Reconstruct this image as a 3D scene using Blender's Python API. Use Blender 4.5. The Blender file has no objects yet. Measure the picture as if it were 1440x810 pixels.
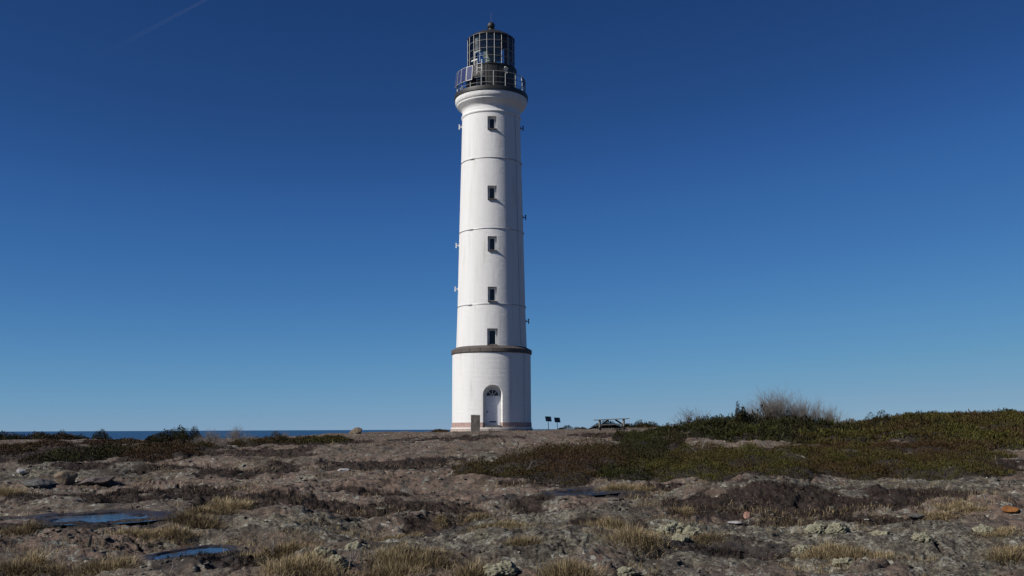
import bpy, bmesh, math, random
import numpy as np
from mathutils import Vector, Matrix

# ------------------------------------------------------------------ camera, sky, sun, exposure
SC = bpy.context.scene
COL = SC.collection
R_ = math.radians
EYE = 1.6
FPX = 1400.0
PITCH = math.atan(198.5 / FPX)
ROLL = R_(-0.25)
cam_d = bpy.data.cameras.new('camera'); cam = bpy.data.objects.new('camera', cam_d); COL.objects.link(cam)
cam_d.sensor_width = 36.0; cam_d.lens = 35.0; cam_d.clip_start = 0.1; cam_d.clip_end = 80000
CAMROT = Matrix.Rotation(R_(90) + PITCH, 3, 'X') @ Matrix.Rotation(ROLL, 3, 'Z')
cam.matrix_world = Matrix.Translation((0, 0, EYE)) @ CAMROT.to_4x4()
SC.camera = cam

SUN_EL = R_(36); SUN_AZ = R_(62.5)            # azimuth measured from "behind the camera" towards the left
sun_dir = Vector((-math.sin(SUN_AZ) * math.cos(SUN_EL), -math.cos(SUN_AZ) * math.cos(SUN_EL), math.sin(SUN_EL)))
W = bpy.data.worlds.new('World'); SC.world = W; W.use_nodes = True
wn = W.node_tree.nodes; wl = W.node_tree.links
bg = wn['Background']
sky = wn.new('ShaderNodeTexSky'); sky.sky_type = 'NISHITA'; sky.sun_disc = False
sky.sun_elevation = SUN_EL
sky.sun_rotation = math.atan2(sun_dir.x, sun_dir.y)
sky.altitude = 0; sky.air_density = 0.5; sky.dust_density = 0.0; sky.ozone_density = 1.0
# the deep polarised blue of the photographed sky: a colour response on the sky's own light
sk_s = wn.new('ShaderNodeVectorMath'); sk_s.operation = 'SCALE'; sk_s.inputs['Scale'].default_value = 0.0495
sk_c = wn.new('ShaderNodeRGBCurve'); sk_c.mapping.use_clip = False
for ci, pts in enumerate((((.037, .0125), (.072, .035), (.183, .108), (.379, .212), (1, .42)),
                          ((.067, .051), (.12, .124), (.275, .265), (.449, .335), (1, .58)),
                          ((.127, .168), (.216, .335), (.384, .455), (.431, .455), (1, .66)))):
    cv = sk_c.mapping.curves[ci]; cv.points[0].location = (0, 0); cv.points[1].location = pts[-1]
    for q in pts[:-1]: cv.points.new(*q)
sk_c.mapping.update()
sk_m = wn.new('ShaderNodeVectorMath'); sk_m.operation = 'SCALE'; sk_m.inputs['Scale'].default_value = 11.1
wl.new(sky.outputs[0], sk_s.inputs[0]); wl.new(sk_s.outputs[0], sk_c.inputs['Color']); wl.new(sk_c.outputs[0], sk_m.inputs[0])
wl.new(sk_m.outputs[0], bg.inputs[0]); bg.inputs[1].default_value = 0.1
sun_d = bpy.data.lights.new('sun', 'SUN'); sun_d.energy = 5.0; sun_d.angle = R_(0.53); sun_d.color = (1, 0.95, 0.88)
sun = bpy.data.objects.new('sun', sun_d); COL.objects.link(sun)
sun.rotation_euler = sun_dir.to_track_quat('Z', 'Y').to_euler(); sun.location = (-40, -20, 60)
SC.view_settings.view_transform = 'Standard'; SC.view_settings.look = 'None'
SC.view_settings.exposure = 0.0; SC.view_settings.gamma = 1.0; SC.view_settings.use_curve_mapping = False

RNG = np.random.default_rng(7)
random.seed(7)

# ------------------------------------------------------------------ noise
def _hash(ix, iy, seed):
    h = (ix * 374761393 + iy * 668265263 + seed * 1442695041) & 0xFFFFFFFF
    h = ((h ^ (h >> 13)) * 1274126177) & 0xFFFFFFFF
    h = ((h ^ (h >> 16)) * 2246822519) & 0xFFFFFFFF
    return (h ^ (h >> 15)) & 0xFFFF

def pn(x, y, seed=0):
    x = np.asarray(x, float); y = np.asarray(y, float)
    ix = np.floor(x).astype(np.int64); iy = np.floor(y).astype(np.int64)
    fx = x - ix; fy = y - iy
    def g(dx, dy):
        a = _hash(ix + dx, iy + dy, seed) * (2 * math.pi / 65536)
        return np.cos(a) * (fx - dx) + np.sin(a) * (fy - dy)
    u = fx * fx * fx * (fx * (fx * 6 - 15) + 10); v = fy * fy * fy * (fy * (fy * 6 - 15) + 10)
    a = g(0, 0); b = g(1, 0); c = g(0, 1); d = g(1, 1)
    return 1.5 * ((a * (1 - u) + b * u) * (1 - v) + (c * (1 - u) + d * u) * v)

def fbm(x, y, seed, o=3):
    s = 0; a = 1.0
    for k in range(o):
        s = s + a * pn(x * 2 ** k, y * 2 ** k, seed + k); a *= 0.5
    return s
def sst(a, b, x):
    t = np.clip((x - a) / (b - a), 0, 1); return t * t * (3 - 2 * t)

# ------------------------------------------------------------------ terrain (world: eye at z 1.6)
DS = [0, 8, 11, 15, 20, 28, 38, 50, 60, 66, 72, 80, 95, 140, 220, 420]
gen   = [-1.6, -1.6, -1.58, -1.5, -1.4, -1.3, -1.2, -1.1, -1.1, -1.1, -1.2, -1.4, -2.0, -4.5, -8.5, -16]
left  = [-1.6, -1.6, -1.57, -1.5, -1.38, -1.22, -1.0, -.80, -.66, -.60, -.60, -.80, -1.4, -3.8, -8.0, -16]
lmid  = [-1.6, -1.6, -1.57, -1.5, -1.38, -1.2, -.98, -.76, -.60, -.57, -.60, -.95, -1.6, -4.2, -8.5, -16]
cleft = [-1.6, -1.6, -1.57, -1.5, -1.37, -1.16, -.90, -.58, -.29, -.22, -.22, -.45, -1.2, -4.0, -8.5, -16]
cent  = [-1.6, -1.6, -1.57, -1.5, -1.36, -1.14, -.87, -.50, -.20, -.14, -.14, -.18, -.7, -3.6, -8.0, -16]
cright= [-1.6, -1.6, -1.57, -1.5, -1.36, -1.14, -.85, -.42, -.08, -.06, -.10, -.22, -.8, -3.6, -8.0, -16]
rmid  = [-1.6, -1.6, -1.57, -1.5, -1.34, -1.08, -.68, -.05, .12, .10, .0, -.3, -1.0, -3.6, -8.0, -16]
ridge = [-1.6, -1.6, -1.57, -1.5, -1.32, -1.04, -.66, -.05, .08, .15, .0, -.3, -1.0, -3.6, -8.0, -16]
dip   = [-1.6, -1.6, -1.57, -1.5, -1.32, -1.04, -.68, -.12, .0, .0, -.1, -.4, -1.0, -3.6, -8.0, -16]
hill  = [-1.6, -1.6, -1.57, -1.5, -1.31, -.98, -.50, .17, .50, .52, .4, .1, -.8, -3.6, -8.0, -16]
hillr = [-1.6, -1.6, -1.57, -1.5, -1.31, -.98, -.52, .14, .46, .5, .4, .1, -.8, -3.6, -8.0, -16]
AZ = [-180, -60, -27, -16.5, -6.5, -1.2, 5.3, 11.3, 15.2, 18.6, 21.8, 27, 60, 180]
PR = [gen, left, left, lmid, cleft, cent, cright, rmid, ridge, dip, hill, hillr, gen, gen]
XT, YT = -1.46, 70.0

def base(x, y):
    x = np.asarray(x, float); y = np.asarray(y, float)
    d = np.hypot(x, y); az = np.degrees(np.arctan2(x, y))
    P = np.stack([np.interp(d, DS, p) for p in PR])
    i = np.clip(np.searchsorted(AZ, az) - 1, 0, len(AZ) - 2)
    A = np.array(AZ, float); t = np.clip((az - A[i]) / (A[i + 1] - A[i]), 0, 1); t = t * t * (3 - 2 * t)
    f = np.arange(P.shape[1] if P.ndim > 1 else 1)
    if P.ndim == 1: P = P[:, None]
    shp = x.shape
    P = P.reshape(len(PR), -1); i = i.ravel(); t = t.ravel(); f = np.arange(P.shape[1])
    return ((1 - t) * P[i, f] + t * P[i + 1, f]).reshape(shp) + EYE

def ray(u, v):
    d = CAMROT @ Vector(((u - 720) / FPX, (405 - v) / FPX, -1)); d.normalize(); return d

def hit(u, v, fn, t1=140):
    """ground point seen at photograph pixel (u, v)"""
    d = ray(u, v); t = np.arange(5, t1, 0.02)
    z = EYE + d.z * t - fn(d.x * t, d.y * t)
    k = np.argmax(z <= 0)
    if z[k] > 0: k = np.argmin(z)
    return d.x * t[k], d.y * t[k]

# puddles: centre x, y, half width, half depth, rotation
PUD = []
for (u, v, a, b, rt, lv) in ((138, 733, 0.85, 0.85, -0.05, .06), (272, 776, 0.30, 0.60, -0.45, -.01), (822, 696, 0.50, 0.80, -0.5, .06)):
    px, py = hit(u, v, base)
    PUD.append((px, py, a, b, rt, float(base(px, py)) + lv))

def pud_r(x, y, p, k):
    dx = x - p[0]; dy = y - p[1]; c, s = math.cos(p[4]), math.sin(p[4])
    r = np.hypot((dx * c + dy * s) / p[2], (-dx * s + dy * c) / p[3])
    return r + 0.42 * fbm(x * 2.0, y * 1.3, 70 + k, 4)

# zones given by where they lie on the ground: (u, v, ru, rv)
def zone(u, v, ru, rv):
    x0, y0 = hit(u, v, base); xa, ya = hit(u, v + rv, base); xb, yb = hit(u, v - rv, base)
    return (x0, (ya + yb) / 2, ru / FPX * y0, max(0.3, abs(yb - ya) / 2))
HEATH = [zone(*q) for q in ((640, 714, 170, 10), (540, 711, 90, 8), (115, 702, 150, 13), (255, 700, 90, 9), (430, 706, 80, 7),
        (1120, 710, 170, 17), (1300, 700, 90, 12), (620, 731, 60, 8), (845, 742, 55, 8), (330, 788, 90, 13), (40, 748, 80, 7),
        (640, 617, 90, 3), (450, 624, 70, 5), (90, 636, 160, 13), (250, 640, 120, 8), (1040, 634, 170, 4), (760, 684, 60, 3),
        (560, 652, 110, 6), (330, 660, 120, 5), (1360, 650, 90, 8), (880, 612, 60, 4), (960, 690, 60, 5), (520, 690, 70, 3),
        (500, 768, 40, 8), (1010, 775, 70, 8), (130, 662, 40, 8), (1080, 735, 70, 5), (1250, 730, 60, 6), (380, 640, 60, 4))]
MUD = [zone(*q) for q in ((300, 785, 110, 14), (150, 735, 150, 16), (800, 697, 110, 8), (600, 741, 60, 7), (1000, 772, 90, 9))]
GREY = [zone(*q) for q in ((400, 745, 125, 20), (750, 750, 250, 30), (1150, 770, 330, 40), (1250, 690, 240, 18), (700, 785, 130, 25), (600, 662, 60, 6), (80, 668, 90, 10), (700, 645, 60, 6))]
DOME = [(*zone(400, 748, 120, 16), 0.16), (*zone(120, 785, 90, 10), 0.03), (*zone(690, 688, 110, 4), 0.06), (*zone(1150, 695, 200, 8), 0.10), (*zone(820, 765, 160, 16), 0.10)]

def zmask(x, y, zs, seed, soft=0.5, nz=0.55):
    m = np.zeros_like(x)
    n = nz * fbm(x * 0.9, y * 0.6, seed, 4)
    for (zx, zy, rx, ry) in zs:
        r = np.hypot((x - zx) / rx, (y - zy) / ry) + n
        m = np.maximum(m, 1 - sst(1 - soft * .5, 1 + soft * .5, r))
    return m

def terrain_full(x, y, want_masks=False):
    x = np.asarray(x, float); y = np.asarray(y, float)
    d = np.hypot(x, y)
    b = base(x, y)
    far = 1 - 0.55 * sst(40, 62, d)
    pad = sst(2.5, 6.5, np.hypot(x - XT, y - YT))
    wx = x + 0.5 * pn(x * .35, y * .35, 91); wy = y + 0.5 * pn(x * .35 + 9, y * .35, 92)
    n1 = pn(x * .15, y * .13, 1) * 0.17
    n2 = pn(wx * .45, wy * .62, 2) * 0.10
    s = 1.1 * pn(wx * .22, wy * .5, 3) + .35 * pn(wx * .7, wy * 1.1, 4)
    q = s * 3.2; fl = np.floor(q); fr = q - fl
    ledge = (fl + sst(.38, .62, fr)) / 3.2 * 0.17
    n3 = pn(wx * 1.6, wy * 2.0, 5) * 0.042
    n4 = pn(x * 4.3, y * 4.9, 6) * 0.022
    n5 = pn(x * 10.5, y * 9.5, 7) * 0.018
    n6 = (.3 - np.abs(pn(x * 19, y * 13, 8))) * 0.026
    cr = pn(wx * .7, wy * 1.05, 9); crack = np.exp(-(cr / 0.045) ** 2) * sst(-.2, .3, pn(x * .3, y * .3, 10) + .15)
    cr2 = pn(wx * 2.3 + 7, wy * 3.1, 19); crack2 = np.exp(-(cr2 / 0.06) ** 2) * sst(0, .3, pn(x * .6, y * .6, 20))
    heath = zmask(x, y, HEATH, 30)
    dome = 0
    for (zx, zy, rx, ry, hh) in DOME:
        dome = dome + hh * np.clip(1 - ((x - zx) / rx) ** 2 - ((y - zy) / ry) ** 2, 0, 1) ** .7
    q2 = 3.0 * pn(wx * .9 + 3, wy * 1.15, 11) + 1.2 * pn(x * 2.6, y * 2.2, 12); f2 = np.floor(q2); r2_ = q2 - f2
    led2 = (f2 + sst(.42, .56, r2_)) * 0.026
    cm = .35 + .65 * sst(-.25, .35, pn(x * .45, y * .4, 13))
    clod = (np.abs(pn(wx * 3.3, wy * 2.5, 14)) - .25) * .040 + (np.abs(pn(x * 8.0, y * 6.0, 15)) - .25) * .026
    n3 = n3 + led2 + clod * cm * cm * (1 - .6 * sst(22, 45, d))
    sm = .42 + .75 * sst(-.02, .30, fbm(x * .33, y * .24, 23, 2)) * (1 - .5 * sst(24, 44, d))
    n4, n5, n6 = n4 * sm, n5 * sm, n6 * sm
    det = (n1 + n2 + ledge + n3) * far * pad + (n4 + n5 + n6) * (0.3 + .7 * pad)
    det = det - 0.10 * crack * pad * far - .035 * crack2 * pad * far + dome
    det = det - 0.05 * heath * pad + heath * pad * (np.abs(pn(x * 3.1, y * 2.6, 16)) * .10 + np.abs(pn(x * 7.5, y * 6, 17)) * .06 - .05)
    z = b + det
    wet = np.zeros_like(x)
    for k, p in enumerate(PUD):
        r = pud_r(x, y, p, k)
        w = 1 - sst(1.0, 2.6, r)
        z = z * (1 - w) + (p[5] + 0.012 + .022 * (r - 1) + (n4 + n5 + n6) * .5) * w
        inn = 1 - sst(.75, 1.05, r)
        z = z - 0.09 * inn
        wet = np.maximum(wet, 1 - sst(1.0, 1.55, r))
    if not want_masks: return z
    low = sst(.0, .16, -(n2 * .8 + pn(wx * 1.6, wy * 2.0, 5) * .055 + ledge * .5) + .05 * fbm(x * .5, y * .4, 33, 3) - .05)
    heath = np.maximum(heath, 0.9 * low * sst(.0, .3, fbm(x * .25, y * .22, 36, 3) + .05) * pad)
    heath = np.maximum(heath, np.maximum(.8 * crack, .75 * crack2) * pad)
    for (zx, zy, rx, ry, hh) in DOME[:1]:
        heath = heath * sst(.7, 1.1, np.hypot((x - zx) / rx, (y - zy) / ry))
    mud = np.maximum(zmask(x, y, MUD, 40), wet)
    grey = np.clip(zmask(x, y, GREY, 50, .8) + .5 * sst(-.1, .5, fbm(x * .3, y * .3, 55, 3)) , 0, 1)
    return z, heath, mud, grey, wet

def terr(x, y): return terrain_full(x, y)
def terr1(x, y): return float(terrain_full(np.array([x]), np.array([y]))[0])
def at(u, v):
    x, y = hit(u, v, terr); return x, y, terr1(x, y)
def ud(u, d):
    r = ray(u, 603); k = d / math.hypot(r.x, r.y); return r.x * k, r.y * k

# ------------------------------------------------------------------ helpers
def link(name, me, mat=None, parent=None):
    o = bpy.data.objects.new(name, me); COL.objects.link(o)
    if mat:
        for m in (mat if isinstance(mat, list) else [mat]): me.materials.append(m)
    if parent: o.parent = parent
    return o
def tag(o, label=None, cat=None, group=None, kind=None):
    if label: o['label'] = label
    if cat: o['category'] = cat
    if group: o['group'] = group
    if kind: o['kind'] = kind
    return o
def empty(name, loc, rz=0.0):
    o = bpy.data.objects.new(name, None); COL.objects.link(o); o.location = loc; o.rotation_euler = (0, 0, rz); o.empty_display_size = .2
    return o
def np_mesh(name, V, Q=None, T=None, attrs=None, smooth=False):
    me = bpy.data.meshes.new(name)
    V = np.asarray(V, np.float32)
    q = np.zeros((0, 4), np.int32) if Q is None else np.asarray(Q, np.int32)
    t = np.zeros((0, 3), np.int32) if T is None else np.asarray(T, np.int32)
    me.vertices.add(len(V)); me.vertices.foreach_set('co', V.ravel())
    nl = q.size + t.size
    me.loops.add(nl); me.loops.foreach_set('vertex_index', np.concatenate([q.ravel(), t.ravel()]).astype(np.int32))
    npoly = len(q) + len(t); me.polygons.add(npoly)
    st = np.concatenate([np.arange(len(q)) * 4, q.size + np.arange(len(t)) * 3]).astype(np.int32)
    me.polygons.foreach_set('loop_start', st)
    if smooth: me.polygons.foreach_set('use_smooth', np.ones(npoly, bool))
    for k, a in (attrs or {}).items():
        at_ = me.attributes.new(k, 'FLOAT', 'POINT'); at_.data.foreach_set('value', np.asarray(a, np.float32).ravel())
    me.update(calc_edges=True); me.validate()
    return me
def bm_obj(name, bm, mat, parent=None, smooth=None):
    bmesh.ops.recalc_face_normals(bm, faces=bm.faces)
    me = bpy.data.meshes.new(name); bm.to_mesh(me); bm.free()
    if smooth is not None:
        for p in me.polygons: p.use_smooth = True
        me.set_sharp_from_angle(angle=R_(smooth))
    return link(name, me, mat, parent)
def box(bm, c, s, rot=None):
    r = bmesh.ops.create_cube(bm, size=1.0)
    M = Matrix.Translation(c) @ (rot.to_4x4() if rot else Matrix.Identity(4)) @ Matrix.Diagonal((*s, 1))
    bmesh.ops.transform(bm, matrix=M, verts=r['verts']); return r['verts']
def tube(bm, a, b, r, n=8, r2=None):
    a = Vector(a); b = Vector(b); d = b - a
    v = bmesh.ops.create_cone(bm, cap_ends=True, segments=n, radius1=r, radius2=r if r2 is None else r2, depth=d.length)['verts']
    M = Matrix.Translation((a + b) / 2) @ d.to_track_quat('Z', 'Y').to_matrix().to_4x4()
    bmesh.ops.transform(bm, matrix=M, verts=v); return v
def lathe(bm, prof, n=96, a0=0.0, a1=2 * math.pi, close=False, caps=True):
    full = abs(a1 - a0 - 2 * math.pi) < 1e-6
    m = n if full else n + 1
    rings = []
    for i in range(m):
        a = a0 + (a1 - a0) * i / n
        rings.append([bm.verts.new((r * math.sin(a), -r * math.cos(a), z)) for r, z in prof])
    L = len(prof)
    for i in range(n):
        A = rings[i]; B = rings[(i + 1) % m]
        for j in range(L if close else L - 1):
            k = (j + 1) % L
            bm.faces.new((A[j], B[j], B[k], A[k]))
    if full and caps and not close:
        bm.faces.new([r[0] for r in rings][::-1]); bm.faces.new([r[-1] for r in rings])
    if not full and close:
        bm.faces.new(rings[0]); bm.faces.new(rings[-1][::-1])
def ring_tube(bm, R, z, r, n=72, m=8, a0=0, a1=2 * math.pi):
    prof = [(R + r * math.cos(2 * math.pi * k / m), z + r * math.sin(2 * math.pi * k / m)) for k in range(m)]
    lathe(bm, prof, n, a0, a1, close=True)
def cut(o, cutter_bm):
    bmesh.ops.recalc_face_normals(cutter_bm, faces=cutter_bm.faces)
    me = bpy.data.meshes.new('cutter'); cutter_bm.to_mesh(me); cutter_bm.free()
    c = bpy.data.objects.new('cutter', me); COL.objects.link(c); c.parent = o.parent
    m = o.modifiers.new('cut', 'BOOLEAN'); m.operation = 'DIFFERENCE'; m.object = c; m.solver = 'EXACT'
    bpy.context.view_layer.update()
    dg = bpy.context.evaluated_depsgraph_get()
    new = bpy.data.meshes.new_from_object(o.evaluated_get(dg))
    o.modifiers.clear(); o.data = new
    bpy.data.objects.remove(c); 
    for p in new.polygons: p.use_smooth = True
    new.set_sharp_from_angle(angle=R_(28))

# ------------------------------------------------------------------ materials
def new_mat(name):
    m = bpy.data.materials.new(name); m.use_nodes = True
    return m, m.node_tree.nodes, m.node_tree.links, m.node_tree.nodes['Principled BSDF']
def N(nodes, typ, **kw):
    n = nodes.new(typ)
    for k, v in kw.items():
        if k.startswith('i_'):
            key = k[2:]; n.inputs[int(key) if key.isdigit() else key.replace('_', ' ')].default_value = v
        else: setattr(n, k, v)
    return n
def ramp(nodes, stops, interp='LINEAR'):
    n = nodes.new('ShaderNodeValToRGB'); n.color_ramp.interpolation = interp
    e = n.color_ramp.elements
    while len(e) < len(stops): e.new(0.5)
    for k, (p, c) in enumerate(stops):
        e[k].position = p; e[k].color = (*c, 1) if len(c) == 3 else c
    return n
def simple(name, c, rough=.6, metal=0.0, var=.15, scale=4.0, bump=0.0):
    m, n, l, p = new_mat(name)
    tc = N(n, 'ShaderNodeTexCoord'); nz = N(n, 'ShaderNodeTexNoise', i_Scale=scale, i_Detail=5.0)
    l.new(tc.outputs['Object'], nz.inputs['Vector'])
    r = ramp(n, [(.3, tuple(x * (1 - var) for x in c)), (.7, tuple(min(1, x * (1 + var)) for x in c))])
    l.new(nz.outputs['Fac'], r.inputs['Fac']); l.new(r.outputs['Color'], p.inputs['Base Color'])
    p.inputs['Roughness'].default_value = rough; p.inputs['Metallic'].default_value = metal
    if bump:
        b = N(n, 'ShaderNodeBump', i_Strength=bump, i_Distance=.02); l.new(nz.outputs['Fac'], b.inputs['Height']); l.new(b.outputs['Normal'], p.inputs['Normal'])
    return m
def veg_mat(name, stops, rough=.75):
    m, n, l, p = new_mat(name)
    a = N(n, 'ShaderNodeAttribute', attribute_name='tint'); r = ramp(n, stops)
    l.new(a.outputs['Fac'], r.inputs['Fac']); l.new(r.outputs['Color'], p.inputs['Base Color'])
    p.inputs['Roughness'].default_value = rough; p.inputs['Specular IOR Level'].default_value = .12
    return m

def ground_mat():
    m, n, l, p = new_mat('ground rock and peat')
    tc = N(n, 'ShaderNodeTexCoord').outputs['Object']
    fol = N(n, 'ShaderNodeMapping'); fol.inputs['Rotation'].default_value = (0, 0, .25); fol.inputs['Scale'].default_value = (1, .85, 1); l.new(tc, fol.inputs['Vector'])  # gneiss foliation
    fol2 = N(n, 'ShaderNodeMapping'); fol2.inputs['Rotation'].default_value = (0, 0, .12); fol2.inputs['Scale'].default_value = (1, .75, 1); l.new(tc, fol2.inputs['Vector'])
    def nz(s, d=6, rough=.6, dist=0.0, lac=2.0, fol=fol):
        t = N(n, 'ShaderNodeTexNoise', i_Scale=s, i_Detail=float(d), i_Roughness=rough, i_Distortion=dist); l.new(fol.outputs[0], t.inputs['Vector']); return t.outputs['Fac']
    def mixc(f, a, b):
        x = N(n, 'ShaderNodeMix', data_type='RGBA'); 
        (l.new(f, x.inputs[0]) if not isinstance(f, float) else setattr(x.inputs[0], 'default_value', f))
        for s, v in ((6, a), (7, b)):
            if isinstance(v, tuple): x.inputs[s].default_value = (*v, 1)
            else: l.new(v, x.inputs[s])
        return x.outputs[2]
    def mth(op, a, b=None, clamp=False):
        x = N(n, 'ShaderNodeMath', operation=op); x.use_clamp = clamp
        for s, v in ((0, a), (1, b)):
            if v is None: continue
            if isinstance(v, (int, float)): x.inputs[s].default_value = v
            else: l.new(v, x.inputs[s])
        return x.outputs[0]
    def rmp(f, stops):
        r = ramp(n, stops); l.new(f, r.inputs['Fac']); return r.outputs['Color']
    def step(f, a, b): 
        x = N(n, 'ShaderNodeMapRange', interpolation_type='SMOOTHSTEP'); x.inputs[1].default_value = a; x.inputs[2].default_value = b; l.new(f, x.inputs[0]); return x.outputs[0]
    at_ = lambda k: N(n, 'ShaderNodeAttribute', attribute_name=k).outputs['Fac']
    heath, mud, grey, wet = at_('heath'), at_('mud'), at_('grey'), at_('wet')
    nA, nB, nC, nD = nz(.55, 5), nz(2.3, 9, .70, .6), nz(7, 8, .74, .4), nz(11, 8, .76, .3, 2.0, fol2)
    nE = nz(3.2, 10, .78, .5, 2.0, fol2)
    pink = rmp(mth('ADD', mth('MULTIPLY', nB, .6), mth('MULTIPLY', nE, .4)), [(.34, (.023, .016, .011)), (.42, (.072, .050, .037)), (.48, (.138, .097, .074)), (.60, (.194, .142, .110)), (.70, (.132, .100, .080))])
    gry = rmp(mth('ADD', mth('MULTIPLY', nC, .5), mth('MULTIPLY', nE, .5)), [(.38, (.013, .011, .008)), (.46, (.046, .039, .029)), (.53, (.108, .096, .073)), (.62, (.24, .222, .168))])
    g2 = mth('ADD', grey, mth('MULTIPLY', mth('SUBTRACT', nB, .5), 1.8), True)
    c = mixc(g2, pink, gry)
    # dark lichen specks and pale lichen crusts with shapes of their own
    spk = mth('MULTIPLY', step(mth('ADD', nD, mth('MULTIPLY', mth('SUBTRACT', nE, .5), .9)), .495, .545), step(nB, .32, .45))
    c = mixc(mth('MULTIPLY', spk, .85), c, (.014, .012, .011))
    crust = mth('MULTIPLY', step(mth('ADD', nE, mth('MULTIPLY', mth('SUBTRACT', nD, .5), .8)), .555, .61), step(nA, .40, .55))
    c = mixc(mth('MULTIPLY', crust, .8), c, (.33, .325, .28))
    gl = mth('MULTIPLY', step(nz(4.5, 6, .6, .8), .58, .66), step(grey, .3, .8))
    c = mixc(mth('MULTIPLY', gl, .45), c, (.15, .15, .10))
    fl_ = mth('MULTIPLY', step(mth('ADD', nz(24, 5, .7), mth('MULTIPLY', mth('SUBTRACT', nE, .5), .7)), .53, .58), mth('ADD', mth('MULTIPLY', grey, .75), .15))
    c = mixc(mth('MULTIPLY', fl_, .5), c, (.25, .235, .185))
    soil = step(nz(1.3, 8, .72, .5), .54, .60)
    c = mixc(mth('MULTIPLY', soil, .7), c, rmp(nD, [(.3, (.012, .009, .007)), (.6, (.050, .036, .027)), (.75, (.10, .075, .055))]))
    # peat, heather litter
    hm = step(mth('ADD', heath, mth('MULTIPLY', mth('SUBTRACT', nC, .5), .9)), .32, .58)
    peat = rmp(nD, [(.3, (.008, .006, .005)), (.52, (.024, .016, .012)), (.62, (.06, .042, .032)), (.75, (.12, .09, .07))])
    c = mixc(hm, c, peat)
    mm = step(mth('ADD', mud, mth('MULTIPLY', mth('SUBTRACT', nB, .5), .7)), .35, .65)
    c = mixc(mth('MULTIPLY', mm, .85), c, rmp(nC, [(.3, (.012, .010, .009)), (.7, (.040, .033, .030))]))
    l.new(c, p.inputs['Base Color'])
    rr = mth('SUBTRACT', .9, mth('MULTIPLY', wet, .55)); l.new(rr, p.inputs['Roughness'])
    p.inputs['Specular IOR Level'].default_value = .3
    hsum = mth('ADD', mth('ADD', mth('MULTIPLY', nC, 1.0), mth('MULTIPLY', nD, .45)), mth('MULTIPLY', nz(110, 3, .6), .15))
    b = N(n, 'ShaderNodeBump', i_Strength=.7, i_Distance=.03); l.new(hsum, b.inputs['Height']); l.new(b.outputs['Normal'], p.inputs['Normal'])
    return m

def tower_mat():
    m, n, l, p = new_mat('white painted brick')
    tc = N(n, 'ShaderNodeTexCoord').outputs['Object']
    sp = N(n, 'ShaderNodeSeparateXYZ'); l.new(tc, sp.inputs[0])
    an = N(n, 'ShaderNodeMath', operation='ARCTAN2'); l.new(sp.outputs[0], an.inputs[0]); l.new(sp.outputs[1], an.inputs[1])
    ml = N(n, 'ShaderNodeMath', operation='MULTIPLY', i_1=2.4); l.new(an.outputs[0], ml.inputs[0])
    cb = N(n, 'ShaderNodeCombineXYZ'); l.new(ml.outputs[0], cb.inputs[0]); l.new(sp.outputs[2], cb.inputs[1])
    br = N(n, 'ShaderNodeTexBrick', i_Scale=1.0); l.new(cb.outputs[0], br.inputs['Vector'])
    br.inputs['Color1'].default_value = (1, 1, 1, 1); br.inputs['Color2'].default_value = (.55, .55, .55, 1); br.inputs['Mortar'].default_value = (0, 0, 0, 1)
    br.inputs['Mortar Size'].default_value = .012; br.inputs['Mortar Smooth'].default_value = .6; br.inputs['Brick Width'].default_value = .26; br.inputs['Row Height'].default_value = .085
    mpn = N(n, 'ShaderNodeMapping'); mpn.inputs['Scale'].default_value = (1.6, 4.2, 1); l.new(cb.outputs[0], mpn.inputs['Vector'])
    nz = N(n, 'ShaderNodeTexNoise', i_Scale=1.6, i_Detail=6.0, i_Roughness=.7); l.new(mpn.outputs[0], nz.inputs['Vector'])
    ad = N(n, 'ShaderNodeMix', data_type='RGBA', blend_type='ADD', i_0=1.0); l.new(br.outputs['Color'], ad.inputs[6]); l.new(nz.outputs['Color'], ad.inputs[7])
    b = N(n, 'ShaderNodeBump', i_Strength=1.0, i_Distance=.042); l.new(ad.outputs[2], b.inputs['Height']); l.new(b.outputs['Normal'], p.inputs['Normal'])
    # weather streaks
    mp = N(n, 'ShaderNodeMapping'); mp.inputs['Scale'].default_value = (2.2, .16, 1); l.new(cb.outputs[0], mp.inputs['Vector'])
    st = N(n, 'ShaderNodeTexNoise', i_Scale=1.4, i_Detail=7.0, i_Roughness=.65); l.new(mp.outputs[0], st.inputs['Vector'])
    r = ramp(n, [(.28, (.62, .60, .56)), (.42, (.78, .775, .755)), (.7, (.83, .83, .82))]); l.new(st.outputs['Fac'], r.inputs['Fac'])
    l.new(r.outputs['Color'], p.inputs['Base Color']); p.inputs['Roughness'].default_value = .7
    return m

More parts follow.
